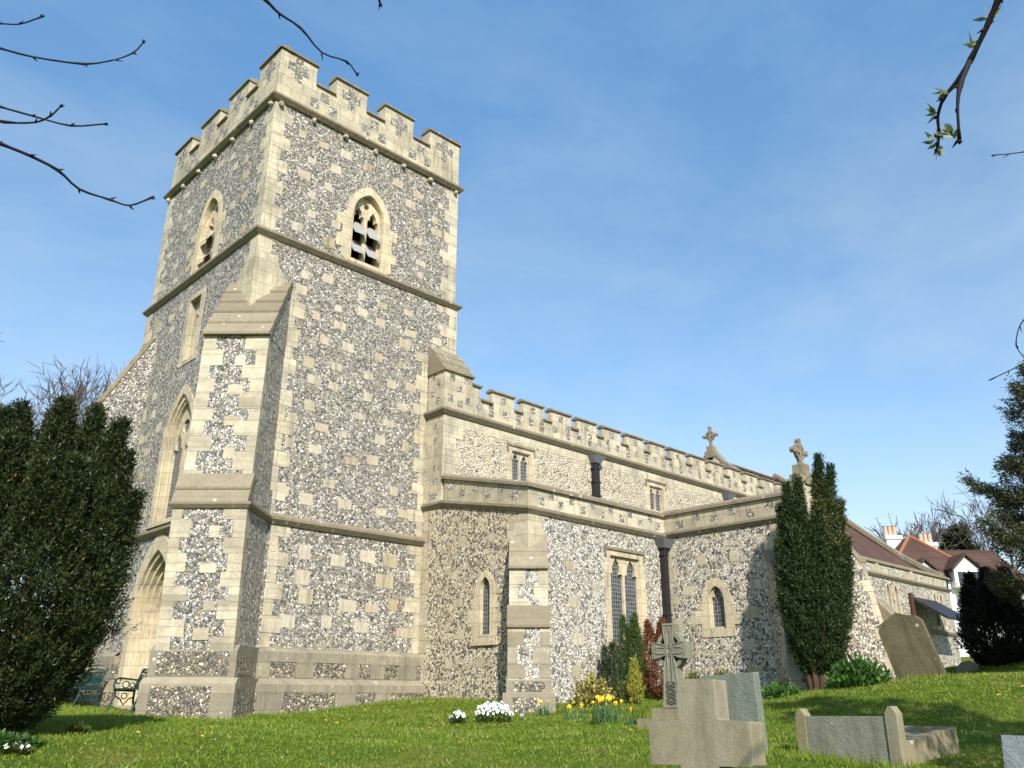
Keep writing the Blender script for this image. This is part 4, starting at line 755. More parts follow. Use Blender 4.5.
conifer('conifer_tree', 'small dark conifer behind the roof of the white house', (71.5, 9.0, 3.4), 11.0, 3.0, 2, SPRUCE, nb=40, spray=60, seed=6, leaf=.4, lwid=.14)

# bare trees far behind
def bare(label, loc, H, rad_, depth, seed, spread=.5, mat=BARK_GREY, minr=.012, kids=(2, 3)):
    t = thing('bare_tree', label, 'tree', loc, None); mb = MB(); rn_ = random.Random(seed); mb.tube([(0, 0, -.5), (.05, 0, H*.22), (.1, .05, H*.34)], [rad_*1.2, rad_, rad_*.85], 8, cap=False); tr = mb.build('trunk', mat, t, smooth=True)
    mb = MB()
    for k in range(5): a = k*2.4; branch_tree(mb, (.1, .05, H*.33), (.55*math.cos(a), .55*math.sin(a), 1), H*.30, rad_*.6, depth, rn_, spread, minr, 4, 6, .03, kids)
    mb.build('crown', mat, t); return t
bare('bare winter tree of fine grey twigs rising behind the big yew', (4.1, 29.5, 1.9), 15.0, .22, 5, 4, .45, minr=.018)
bare('bare winter tree between the two white chimney stacks', (70.0, 13.3, 3.6), 13.2, .28, 3, 9, .40, minr=.04)
bare('pale bare tree behind the house roof beside the small conifer', (76.0, 10.8, 3.8), 12.4, .22, 4, 12, .40, minr=.028)
bare('bare tree behind the conifer at the right edge', (73.5, 6.0, 3.8), 13.0, .22, 4, 15, .40, minr=.028)

# ------------------------------------------------------------------ white house behind
HR = Vector((cr.x, cr.y, 0)).normalized(); HN = Vector((-cf.x, -cf.y, 0)).normalized()
HO = Vector((57.25, 5.48, 0)); HF = Fr(HO, HR, HN)
house = thing('white_house', 'white rendered house with brown tiled roof and white chimney stacks', 'house', tuple(HO))
def inhouse(o): o.parent = house; o.matrix_parent_inverse = Matrix.Translation(-HO); return o
def hpart(name, fn, mats, parent=None):
    mb = MB(); fn(mb); o = mb.build(name, mats)
    if parent: o.parent = parent
    else: inhouse(o)
    return o
def side(v): return Fr(HO, HN, HR)
hw = hpart('wall', lambda m: (fbox(m, HF, -5.0, 3.9, 1, 8.3, -7, 0), fbox(m, HF, 3.905, 4.9, 1, 7.2, -6, .3)), RENDER)
def rf(m):
    q = side(0); plate(m, q, [(.45, 8.3), (-3.5, 10.9), (-7.4, 8.3), (-7.4, 8.15), (-3.5, 10.7), (.45, 8.15)], (), -5.0, 5.6, 0, back=True)
hpart('roof', rf, TILE_HOUSE)
def hip(m):                                                   # hipped cross wing
    a = [HF(u, 8.0, dd) for u, dd in ((-4.9, 1.2), (2.75, 1.2), (2.75, -8), (-4.9, -8))]; b = [HF(-1.07, 11.7, -2.4), HF(-1.07, 11.7, -5)]
    m.add(a+b, [(0, 1, 4), (1, 2, 5, 4), (2, 3, 5), (3, 0, 4, 5), (3, 2, 1, 0)])
hr = hpart('roof', hip, TILE_HOUSE)
def hiptiles(m):
    for u in (-4.9, 2.75): m.tube([HF(u, 8.03, 1.2), HF(-1.07, 11.75, -2.4)], .13, 6)
hpart('ridge_tile', hiptiles, RIDGE_T, hr)
for ch in hr.children: ch.matrix_parent_inverse = Matrix.Identity(4)
hpart('wall', lambda m: fbox(m, HF, -4.6, .0, 1, 8.0, -7.5, .9), RENDER)
def stack(u, z0, z1, wd, dd):
    def f(m): fbox(m, HF, u-wd, u+wd, z0, z1-.3, dd-1, dd); fbox(m, HF, u-wd-.1, u+wd+.1, z1-.3, z1, dd-1.1, dd+.1); fbox(m, HF, u-wd-.07, u+wd+.07, z1-1.5, z1-1.4, dd-1.07, dd+.07)
    o = hpart('chimney_stack', f, RENDER)
    for k in range(3):
        def g(m, k=k): c = HF(u-wd*.62+wd*.62*k, z1, dd-.5); m.tube([c, c+Vector((0, 0, .45)), c+Vector((0, 0, .75)), c+Vector((0, 0, .8))], [.19, .16, .16, .2], 10)
        p = hpart('chimney_pot', g, POT, o); p.matrix_parent_inverse = o.matrix_parent_inverse.copy(); p.parent = o; p.matrix_parent_inverse = Matrix.Identity(4)
stack(-1.75, 8, 12.0, .56, -3.5); stack(1.75, 8, 11.75, .58, -5.2)
def gablet(u, z0, z1, wd, win):
    def f(m): plate(m, HF, [(u-wd, z0-(1.2 if win else 0)), (u+wd, z0-(1.2 if win else 0)), (u+wd, z0), (u, z1-.1), (u-wd, z0)], (), -2.5, 1.5, 0, back=True)
    o = hpart('dormer', f, RENDER)
    def g(m):
        for sg in (-1, 1): plate(m, HF, [(u, z1), (u+sg*(wd+.22), z0-.12), (u+sg*(wd+.22), z0+.06), (u, z1+.18)], (), -2.6, 1.75, 0, back=True)
    hpart('roof', g, TILE_HOUSE, o)
    if win:
        def wn(m):
            for sg in (-1, 1): fbox(m, HF, u+sg*.42-.32, u+sg*.42+.32, z0-1.1, z0-.15, 1.45, 1.53)
        w1 = hpart('window', wn, GLASSD, o)
        def fr_(m):
            for x in (-.8, -.03, .74): fbox(m, HF, u+x, u+x+.07, z0-1.15, z0-.1, 1.46, 1.58)
        hpart('window_frame', fr_, PLASTERW, o)
gablet(.78, 8.72, 9.7, .92, True); gablet(-2.13, 8.7, 9.35, .58, False)
for u, z, ww_, hh in ((2.7, 6.3, .5, 1.1), (4.4, 5.0, .45, 1.1), (-3, 5.6, .5, 1.2), (1.0, 4.2, .6, 1.2), (3.7, 3.0, .4, 1.6)):
    dd = .6 if u > 3.3 else 0
    dd = .9 if u < .3 else dd
    o = hpart('window', lambda m: fbox(m, HF, u-ww_, u+ww_, z, z+hh, dd-.1, dd+.03), GLASSD)
    hpart('window_frame', lambda m: (fbox(m, HF, u-.04, u+.04, z, z+hh, dd-.05, dd+.06), fbox(m, HF, u-ww_, u+ww_, z+hh*.5-.03, z+hh*.5+.03, dd-.05, dd+.055), fbox(m, HF, u-ww_-.08, u+ww_+.08, z-.08, z, dd-.05, dd+.12)), PLASTERW, o)
hpart('roof', lambda m: plate(m, HF, [(3.25, 7.3), (5.5, 7.3), (4.4, 8.6)], (), -6.3, .9, 0, back=True), TILE_HOUSE)

# ------------------------------------------------------------------ gravestones and crosses
def facing(x, y, turn=0):
    """local frame at a spot on the ground: u to the right as seen by someone on the south-west path, n towards them"""
    n = Vector((CAM.x-x, CAM.y-y, 0)).normalized(); n = Matrix.Rotation(R(turn), 3, 'Z')@n; return Fr((0, 0, 0), Vector((-n.y, n.x, 0)), n)
def facing_west(turn=0):
    n = Matrix.Rotation(R(turn), 3, 'Z')@Vector((-1, 0, 0)); return Fr((0, 0, 0), (n.y, -n.x, 0) if False else (-n.y, n.x, 0), n)
def tilt(o, fr, roll=0, lean=0): o.rotation_euler = (Matrix.Rotation(R(roll), 3, fr.n)@Matrix.Rotation(R(lean), 3, fr.u)).to_euler()
# sunken plain cross in the foreground
fr = facing_west(2); t = thing('grave_cross', 'plain low stone cross with lichen spots, nearest the front', 'grave cross', (-2.43, -13.49, -.57))
mb = MB(); a = .155
plate(mb, fr, [(-a*.95, -.4), (a*.95, -.4), (a*1.0, .40), (.415, .405), (.42, .69), (a*1.02, .70), (a*.98, .97), (-a*.98, .985), (-a*1.0, .70), (-.42, .685), (-.415, .395), (-a, .40)], (), -.09, .09, 0, .5, back=True)
mb.build('cross', GRAVE_TAN, t, bevel=.012); tilt(t, fr, 1, -2)
# grey slab behind it
fr = facing_west(0); mb = MB(); plate(mb, fr, [(-.40, -.3), (.40, -.3), (.385, 1.0), (.375, 1.01), (0, .99), (-.39, .965)], (), -.07, .07, 0, .5, back=True)
o = tag(mb.build('headstone', GRAVE_COLD, bevel=.012), 'plain pale grey rough headstone standing behind the low stone cross', 'headstone'); o.location = (1.72, -11.12, -.44); tilt(o, fr, 0, 2)
# Celtic cross on its stepped base
P0 = (3.54, -8.95, -.26); fr = facing_west(4); t = thing('celtic_cross', 'carved wheel-headed memorial cross on a stepped base in the lawn', 'memorial cross', P0)
t.scale = (.85, .80, .93); mb = MB(); fbox(mb, fr, -.58, .58, -.3, .24, -.44, .44, 0, .4); fbox(mb, fr, -.36, .36, .24, .40, -.27, .27, 0, .6); mb.build('base', GRAVE, t, bevel=.02)
mb = MB(); cy = 1.33; ar = .36
cross = [(-.21, .38), (.21, .38), (.135, cy-.24), (.085, cy-.09), (.24, cy-.13), (ar+.03, cy-.15), (ar+.03, cy+.13), (.24, cy+.11), (.085, cy+.075), (.105, cy+.22), (.13, cy+.43), (-.13, cy+.43), (-.105, cy+.22), (-.085, cy+.075), (-.24, cy+.11), (-ar-.03, cy+.13), (-ar-.03, cy-.15), (-.24, cy-.13), (-.085, cy-.09), (-.135, cy-.24)]
plate(mb, fr, cross, (), -.11, .11, 0, .5, back=True); mb.build('shaft', GRAVE_GREY, t, bevel=.01)
mb = MB(); plate(mb, fr, circ(0, cy-.01, .315, 32), [circ(0, cy-.01, .245, 32)], -.085, .085, 0, .5, back=True); mb.build('ring', GRAVE_GREY, t, bevel=.008)
mb = MB()
def ridge(pts, r_=.014, cl=False): mb.tube([fr(x, y, .113) for x, y in (pts+[pts[0]] if cl else pts)], r_, 5)
ins = .03; sh = lambda p: (p[0]*.86, cy+(p[1]-cy)*.93 if p[1] > cy-.3 else p[1]+.04)
ridge([sh(p) for p in cross], .014, True)
for s_ in (-1, 1): ridge([(s_*.05, .82), (s_*.045, cy-.16), (s_*.045, cy+.3)], .016); ridge([(-.30, cy-.01+s_*.05), (.30, cy-.01+s_*.05)], .014)
for r_ in (.05, .09): ridge(circ(0, cy-.01, r_, 12), .014, True)
for (x, y) in ((0, cy+.33), (-.3, cy-.01), (.3, cy-.01)): ridge(circ(x, y, .035, 8), .012, True)
for ph in (0, math.pi):                                     # plait panel at the foot of the shaft
    for m_ in (1, 1.0): ridge([((.10)*math.sin(k*.55+ph), .47+.022*k) for k in range(17)], .016); ridge([((.10)*math.sin(k*1.1+ph+1), .47+.022*k) for k in range(17)], .013)
mb.build('carved_interlace', GRAVE_GREY, t)
# kerbed grave with its low coped end stone
A_ = Vector((2.17, -11.80, -.40)); B_ = Vector((2.05, -12.95, -.36)); u_ = (B_-A_); L_ = u_.length
fr = Fr((0, 0, 0), (u_.x, u_.y, 0), (-.72, .0, 0)); n_ = Vector((u_.y, -u_.x, 0)).normalized(); fr.n = n_ if n_.dot(CAM-A_) > 0 else -n_
t = thing('kerbed_grave', 'kerbed grave with low rough stone end panel and two pointed posts', 'grave', tuple((A_+B_)/2))
mb = MB(); plate(mb, fr, [(-L_/2, -.3), (L_/2, -.3), (L_/2, .47), (-L_/2, .45)], (), -.05, .05, 0, .5, back=True); mb.build('end_panel', GRAVE_GREY, t, bevel=.01)
for sg, h in ((-1, .46), (1, .50)):
    mb = MB(); c = sg*(L_/2-.0); plate(mb, fr, [(c-.065, -.3), (c+.065, -.3), (c+.065, h), (c+.015, h+.075), (c-.015, h+.075), (c-.065, h)], (), -.07, .07, 0, .6, back=True); mb.build('corner_post', GRAVE, t, bevel=.015)
for sg in (-1, 1):
    mb = MB(); q = Fr(fr.u*(sg*L_/2), -fr.n, fr.u); plate(mb, q, [(.05, -.3), (1.25, -.1), (1.25, .34), (.05, .20)], (), -.06, .06, 0, .5, back=True); mb.build('kerb', GRAVE, t, bevel=.01)
mb = MB(); q = Fr(-fr.n*1.22, fr.u, fr.n); plate(mb, q, rect(-L_/2, L_/2, -.1, .338), (), -.06, .06, 0, .5, back=True); mb.build('kerb', GRAVE, t, bevel=.01)
mb = MB(); mb.add([fr(-L_/2+.06, .14, -.06), fr(L_/2-.06, .14, -.06), fr(L_/2-.06, .27, -1.18), fr(-L_/2+.06, .27, -1.18)], [(0, 1, 2, 3)]); mb.build('grave_slab', GRAVE_GREY, t)
# blue slate at the right corner
fr = facing_west(0); mb = MB(); plate(mb, fr, [(-.32, -.4), (.32, -.4), (.30, .42), (-.315, .40)], (), -.04, .04, 0, .5, back=True)
o = tag(mb.build('headstone', SLATEB, bevel=.008), 'small blue-grey slate headstone cut off by the right bottom corner', 'headstone'); o.location = (1.39, -14.53, -.46); tilt(o, fr, -3, -3)
# big leaning headstone
fr = facing_west(3); mb = MB(); plate(mb, fr, [(-.47, -.4), (.47, -.4), (.46, 1.10), (.36, 1.22), (.2, 1.28), (.02, 1.38), (-.2, 1.30), (-.38, 1.24), (-.46, 1.10)], (), -.07, .07, 0, .5, back=True)
o = tag(mb.build('headstone', GRAVE_DARK, bevel=.02), 'tall brown mossy headstone with rounded top leaning sideways against the chancel view', 'headstone'); o.location = (10.55, -10.02, .60); tilt(o, fr, 14, 4); o['label'] = 'tall brown mossy round-topped headstone leaning steeply to the left'
fr = facing(15.4, -9.25, 0); mb = MB(); plate(mb, fr, [(-.28, -.2), (.28, -.2), (.22, .14), (.05, .24), (-.14, .20), (-.26, .08)], (), -.12, .12, 0, .5, back=True)
o = tag(mb.build('stone_stump', GRAVE_GREY, bevel=.04), 'small rounded grey stone low in the grass right of the leaning headstone', 'stone'); o.location = (15.4, -9.25, .9)

# ------------------------------------------------------------------ cast iron benches
def bench(label, loc, length):
    t = thing('garden_bench', label, 'bench', loc, 'green iron benches by the west door')
    for y in (0, length):                                    # ends: leg, seat rail, arm, back post
        mb = MB(); T = lambda pts, r_=.02: mb.tube([(x, y, z) for x, z in pts], r_, 6)
        T([(-.62, 0), (-.55, .16), (-.50, .30), (-.50, .42)], .024); T([(-.04, 0), (-.10, .2), (-.10, .42)], .024); T([(-.54, .42), (-.08, .40)], .022)
        T([(-.10, .42), (-.06, .6), (.02, .82), (.06, .86)], .022); T([(-.52, .42), (-.55, .52), (-.52, .64), (-.44, .66), (-.05, .62)], .02)
        T([(-.52+.055+.055*math.cos(k*.7), .60+.055*math.sin(k*.7)) for k in range(9)], .014); T([(-.30+.07*math.cos(k*.7), .53+.07*math.sin(k*.7)) for k in range(10)], .013); T([(-.16+.05*math.cos(k*.7), .52+.05*math.sin(k*.7)) for k in range(10)], .012)
        T([(-.50, .3), (-.38, .24), (-.3, .12), (-.2, .24), (-.10, .28)], .015); T([(-.3+.06*math.cos(k*.7), .30+.06*math.sin(k*.7)) for k in range(10)], .012)
        mb.build('bench_end', IRON_GREEN, t)
    mb = MB()
    for k in range(6): x = -.54+.085*k; mb.box(x, x+.06, -.02, length+.02, .425, .455)
    mb.build('seat', IRON_GREEN, t)
    mb = MB(); n = max(3, int(length/.24)); X = lambda z: -.10+(z-.42)*.27
    for z in (.48, .78): mb.tube([(X(z), 0, z), (X(z), length, z)], .018, 6)
    for i in range(n):
        y0 = length*(i+.5)/n
        for r_, zz in ((.10, .63), (.055, .63)): mb.tube([(X(zz+r_*math.sin(k*.63)), y0+r_*1.05*math.cos(k*.63), zz+r_*math.sin(k*.63)) for k in range(11)], .012, 5)
        mb.tube([(X(.5), y0-.11, .5), (X(.63), y0, .63), (X(.78), y0+.11, .78)], .011, 5); mb.tube([(X(.5), y0+.11, .5), (X(.63), y0, .63), (X(.78), y0-.11, .78)], .011, 5)
    mb.tube([(X(.80+.05*math.sin(math.pi*k/10)), length*k/10, .80+.07*math.sin(math.pi*k/10)) for k in range(11)], .016, 6)
    mb.build('backrest', IRON_GREEN, t); return t
bench('green ornate iron bench against the tower wall beside the big yew', (-.34, 4.42, .0), 1.5)
bench('green ornate iron bench half hidden by the tower buttress', (-.34, .95, -.04), 1.30)

# ------------------------------------------------------------------ shrubs and flowers
def blob_plant(name, label, cat, loc, n, rx, ry, rz, leaf, wid, mat, flat=.4, group=None, shell=.5):
    t = thing(name, label, cat, (loc[0], loc[1], float(gz(loc[0], loc[1]))), group); v = unit(RNG.normal(size=(n, 3))); v[:, 2] = np.abs(v[:, 2]); r_ = RNG.uniform(shell, 1, n)[:, None]*(1+.15*np.sin(v[:, :1]*7+v[:, 2:]*9))
    p = v*r_*np.array([rx, ry, rz]); d = unit(v+RNG.normal(size=(n, 3))*.6+np.array([0, 0, flat])); leaf_mesh('foliage', p, d, leaf*(.7+.6*RNG.random(n)), wid, RNG.random(n), mat, t)
    mb = MB(); rn_ = random.Random(2)
    for k in range(7): a = k*.9; mb.tube([(0, 0, -.1), (rx*.4*math.cos(a), ry*.4*math.sin(a), rz*.5), (rx*.7*math.cos(a), ry*.7*math.sin(a), rz*.8)], [.02, .012, .006], 5)
    mb.build('stem', BARK, t); return t
def plume_shrub(name, label, loc, h, r_, mat, n=3, per=420, leaf=.05, wid=.016, group=None):
    sp_ = [((.05*math.cos(k*2.1), .05*math.sin(k*2.1), 0), (r_*.6*math.cos(k*2.1), r_*.6*math.sin(k*2.1), h*(1-.1*k/n)), r_*.75, .4) for k in range(n)] if n > 1 else [((0, 0, 0), (0, 0, h), r_, .25)]
    return yew(name, label, 'shrub', (loc[0], loc[1], float(gz(loc[0], loc[1]))), sp_, (per, leaf, wid, dict(upw=1.8, nleaf=8, sprig=.13)), mat, tr=.03, group=group)
plume_shrub('upright_conifer', 'green upright conifer under the aisle window', (8.15, -4.5), 1.8, .29, HEDGE, 4)
plume_shrub('upright_conifer', 'rust red upright conifer beside the green one below the aisle window', (8.55, -4.95), 1.68, .34, RUST, 3)
plume_shrub('upright_conifer', 'small golden yellow cone-shaped conifer at the foot of the green one', (7.45, -5.1), .85, .14, GOLD, 1)
plume_shrub('upright_conifer', 'dark slim conifer tight to the wall left of the green one', (7.6, -4.28), 1.2, .17, YEW2, 2)
blob_plant('golden_shrub', 'golden variegated shrub by the aisle wall', 'shrub', (6.75, -4.5), 1500, .48, .35, .6, .09, .05, GOLDV)
blob_plant('low_shrub', 'straggly green shrub between the golden shrub and the conifers', 'shrub', (7.5, -4.75), 900, .3, .3, .55, .07, .03, HEDGE)
blob_plant('leafy_plant', 'mound of broad green leaves at the foot of the tall narrow yew', 'plant', (9.75, -9.05), 1500, .75, .55, .48, .13, .075, BROADL, .6)
blob_plant('leafy_plant', 'low fresh green leaves left of the bare yew trunk', 'plant', (8.95, -7.75), 800, .55, .4, .24, .09, .05, BROADL, .6)
blob_plant('leafy_plant', 'weedy green tuft against the chapel wall below its small window', 'plant', (10.25, -5.55), 500, .25, .3, .55, .10, .035, HEDGE, 1.2)
blob_plant('leafy_plant', 'green weeds at the foot of the chapel wall near the black pipe', 'plant', (10.2, -4.75), 450, .2, .25, .42, .10, .035, HEDGE, 1.2)
blob_plant('leafy_plant', 'broad dark green leaves below the left yew', 'plant', (-5.05, -6.05), 800, .45, .35, .13, .09, .05, BROADL, .6)

def petals(mb, c, r_, n, mat, nrm, wid=.5, cup=.2):
    nrm = Vector(nrm).normalized(); a = nrm.cross(Vector((.3, .2, .9))).normalized(); b = nrm.cross(a)
    for k in range(n):
        t_ = 2*math.pi*k/n; d = a*math.cos(t_)+b*math.sin(t_); s_ = nrm.cross(d); mb.add([c, c+d*r_*.6+s_*r_*wid*.5+nrm*cup*r_*.5, c+d*r_+nrm*cup*r_, c+d*r_*.6-s_*r_*wid*.5+nrm*cup*r_*.5], [(0, 1, 2, 3)], mat)
def daffodils(label, loc, n, rad_, h, seed, kinds=(0,), group='clumps of daffodils on the lawn'):
    rn_ = random.Random(seed); z = float(gz(*loc)); t = thing('daffodil_clump', label, 'daffodils', (loc[0], loc[1], z), group); m = n*14
    p = np.c_[RNG.normal(size=(m, 2))*rad_*.55, np.full(m, -.03)]; d = unit(np.c_[RNG.normal(size=(m, 2))*.28, np.ones(m)]); leaf_mesh('leaves', p, d, h*(.7+.4*RNG.random(m)), .022, RNG.random(m), DAFL, t)
    for i in range(n):
        mb = MB(); x, y = rn_.gauss(0, rad_*.55), rn_.gauss(0, rad_*.55); hh = h*rn_.uniform(.85, 1.15); nr = Vector((rn_.gauss(-.5, .4), rn_.gauss(-.6, .4), rn_.uniform(.0, .5))).normalized(); c = Vector((x*1.2, y*1.2, hh)); kd = rn_.choice(kinds)
        mb.tube([(x, y, 0), (x*1.1, y*1.1, hh*.7), tuple(c-nr*.02)], .006, 4, 2); petals(mb, c, .048, 6, kd, nr, .75); e = c+nr*.042
        mb.tube([c, c+nr*.02, e], [.014, .018, .026], 8, 1); mb.build('flower', [PETAL_W if kd else PETAL_Y, PETAL_O if not kd else PETAL_Y, DAFL] if not kd else [PETAL_W, PETAL_Y, DAFL], t)
    return t
daffodils('larger daffodil clump of yellow and cream flowers beside the carved cross', (4.35, -6.85), 8, .22, .38, 1, (0, 0, 1))
daffodils('small daffodil clump with one bright bloom before the corner buttress', (4.75, -4.9), 2, .10, .32, 2)
daffodils('sparse daffodils with green leaves left of the larger clump', (4.6, -5.9), 2, .18, .26, 3)
daffodils('pair of daffodils right of the larger clump near the stepped base', (4.1, -7.7), 2, .13, .26, 4)
daffodils('single orange daffodil between the conifers and the carved cross', (8.8, -5.9), 1, .04, .36, 5)
def white_clump(label, loc, n, rx, h, seed):
    t = thing('white_flowers', label, 'flowers', (loc[0], loc[1], float(gz(*loc))), 'white flowers in the lawn'); rn_ = random.Random(seed); m = 260
    v = unit(RNG.normal(size=(m, 3))); v[:, 2] = np.abs(v[:, 2])*.6; leaf_mesh('leaves', v*np.array([rx, rx, h])*.8, unit(v+np.array([0, 0, .5])), .09, .03, RNG.random(m), HEDGE, t)
    mb = MB()
    for i in range(n):
        a = rn_.uniform(0, 6.28); r_ = math.sqrt(rn_.random()); c = Vector((rx*r_*math.cos(a), rx*r_*math.sin(a), h*(math.sqrt(max(0, 1-r_*r_*.85)))*rn_.uniform(.75, 1.08)+.03)); petals(mb, c, rn_.uniform(.022, .036), 5, 0, (c.x*2+rn_.gauss(-.2, .35), c.y*2+rn_.gauss(-.2, .35), c.z+rn_.uniform(-.1, .3)), .85, .35)
    mb.build('blossom', PETAL_W, t); return t
white_clump('dense mound of white flowers in the lawn before the aisle wall', (3.62, -4.72), 190, .36, .34, 3)
white_clump('small white flower tuft left of the dense white mound', (3.05, -4.35), 40, .14, .22, 4)
for i, (x, y, lab) in enumerate([(-4.95, -6.35, 'white blossoms low in the grass at the bottom left corner'), (-3.95, -5.25, 'tiny white flower pair in the shaded grass near the left yew')]):
    white_clump(lab, (x, y), 14 if i == 0 else 6, .16 if i == 0 else .09, .08, 7+i)
mb = MB(); rn = random.Random(41)
def dandelion_mesh():
    m = MB(); m.tube([(0, 0, -.02), (0, 0, .05)], .004, 4, 1); c = Vector((0, 0, .05)); petals(m, c, .026, 11, 0, (-.15, -.2, 1), .5, .1); petals(m, c+Vector((0, 0, .005)), .017, 9, 0, (-.15, -.2, 1), .6, .3); return m
first = None
for i in range(46):
    a = R(rn.uniform(14, 74)); dd = rn.uniform(9.2, 19); x, y = CAM.x+dd*math.cos(a), CAM.y+dd*math.sin(a)
    if (y > -4.6 and x > 5) or (y > -.9) or (x > 9.8 and y > -8.2): continue
    if first is None: first = dandelion_mesh().build('dandelion', [PETAL_Y, DAFL]); o = first
    else: o = first.copy(); COL.objects.link(o)
    o.location = (x, y, float(gz(x, y))+.02); o.rotation_euler = (0, 0, rn.uniform(0, 6)); s_ = rn.uniform(.8, 1.3); o.scale = (s_, s_, s_); tag(o, 'small yellow dandelion scattered in the mown lawn', 'dandelion', 'dandelions dotted over the lawn')
fr = None; t = thing('violet_flower', 'small violet blue flower in the grass right of the white mound', 'flower', (4.15, -4.95, float(gz(4.15, -4.95)))); mb = MB(); mb.tube([(0, 0, 0), (0, 0, .1)], .005, 4, 1); petals(mb, Vector((0, 0, .1)), .045, 6, 0, (-.4, -.4, .6), .9); mb.build('bloom', [PETAL_B, DAFL], t)

# ------------------------------------------------------------------ lawn blades
def lawn():
    N = 330000; dd = 7.2+RNG.random(N)**.85*19; a = np.radians(RNG.uniform(4, 88, N)); x = CAM.x+dd*np.cos(a); y = CAM.y+dd*np.sin(a)
    k = ~(((x > -.3) & (y > -.25)) | ((x > 5.4) & (y > -3.85)) | ((x > 10.6) & (x < 13.8) & (y > -7.3)) | ((x > 13.8) & (y > -3.75))); k &= ~((x > 1.2) & (x < 4.2) & (y > -12.3) & (y < -9.6) & (abs((x-2.5)*.69+(y+11.8)*.72) < 0))
    x, y, dd = x[k], y[k], dd[k]; n = len(x); z = gz(x, y)-.01+np.clip(1-np.hypot(x-5, y+5)/40, 0, 1)*(.018*np.sin(x*2.1+y*1.3)+.014*np.sin(x*.9-y*2.7+1)+.010*np.sin(x*5.1+y*4.3))
    dry = .5+.5*np.sin(x*1.7+np.sin(y*2.3)*1.4)*np.sin(y*1.9+np.sin(x*1.2)*1.7); clump = .5+.5*np.sin(x*9.1+3*np.sin(y*4))*np.sin(y*8.3+2*np.sin(x*5))
    d = unit(np.c_[RNG.normal(size=(n, 2))*.55, np.ones(n)*.8]); t = np.clip(RNG.random(n)*.75*(.55+.45*clump)+np.where(RNG.random(n) < .05+.50*dry**3, .45, 0), 0, 1)
    L = (.022+.026*RNG.random(n)+.016*clump)*(.75+dd/28); P = np.c_[x, y, z]; Wd = .006+dd*.00035
    for (cx_, cy_, rx_, ry_, num) in ((-2.43, -13.44, .2, .35, 500), (1.72, -11.12, .16, .5, 700), (3.5, -8.96, .5, .5, 1100), (1.95, -12.4, .2, .75, 1100), (2.6, -11.75, .7, .15, 500), (1.35, -14.5, .2, .4, 500), (10.5, -10.0, .25, .6, 700), (15.4, -9.25, .3, .3, 300), (9.94, -8.04, .6, .6, 700), (3.2, -.55, 2.6, .12, 900), (5.2, -2.2, .12, 1.2, 500), (8, -4.0, 2.2, .15, 900), (10.5, -5.6, .12, 1.4, 600), (-.2, -1.3, .9, .3, 500)):
        q = np.c_[cx_+rx_*RNG.uniform(-1, 1, num), cy_+ry_*RNG.uniform(-1, 1, num)]; P = np.r_[P, np.c_[q, gz(q[:, 0], q[:, 1])-.01]]; d = np.r_[d, unit(np.c_[RNG.normal(size=(num, 2))*.35, np.ones(num)])]; L = np.r_[L, .05+.10*RNG.random(num)**2]; Wd = np.r_[Wd, np.full(num, .009)]; t = np.r_[t, RNG.random(num)*.8]
    for k in range(70):                                   # coarse weeds and longer tufts
        a_ = math.radians(RNG.uniform(12, 76)); q0 = 9+9*RNG.random(); X, Yq = CAM.x+q0*math.cos(a_), CAM.y+q0*math.sin(a_)
        if (X > 5 and Yq > -4.5) or Yq > -1.2 or (X > 9.5 and Yq > -8.3): continue
        num = 45; q = np.c_[X+RNG.normal(size=num)*.09, Yq+RNG.normal(size=num)*.09]; P = np.r_[P, np.c_[q, gz(q[:, 0], q[:, 1])-.01]]; d = np.r_[d, unit(np.c_[RNG.normal(size=(num, 2))*.8, np.ones(num)])]; L = np.r_[L, .05+.06*RNG.random(num)]; Wd = np.r_[Wd, np.full(num, .016)]; t = np.r_[t, RNG.random(num)*.5]
    o = leaf_mesh('grass', P, d, L, Wd, t, GRASSM); o['kind'] = 'stuff'; return
lawn()

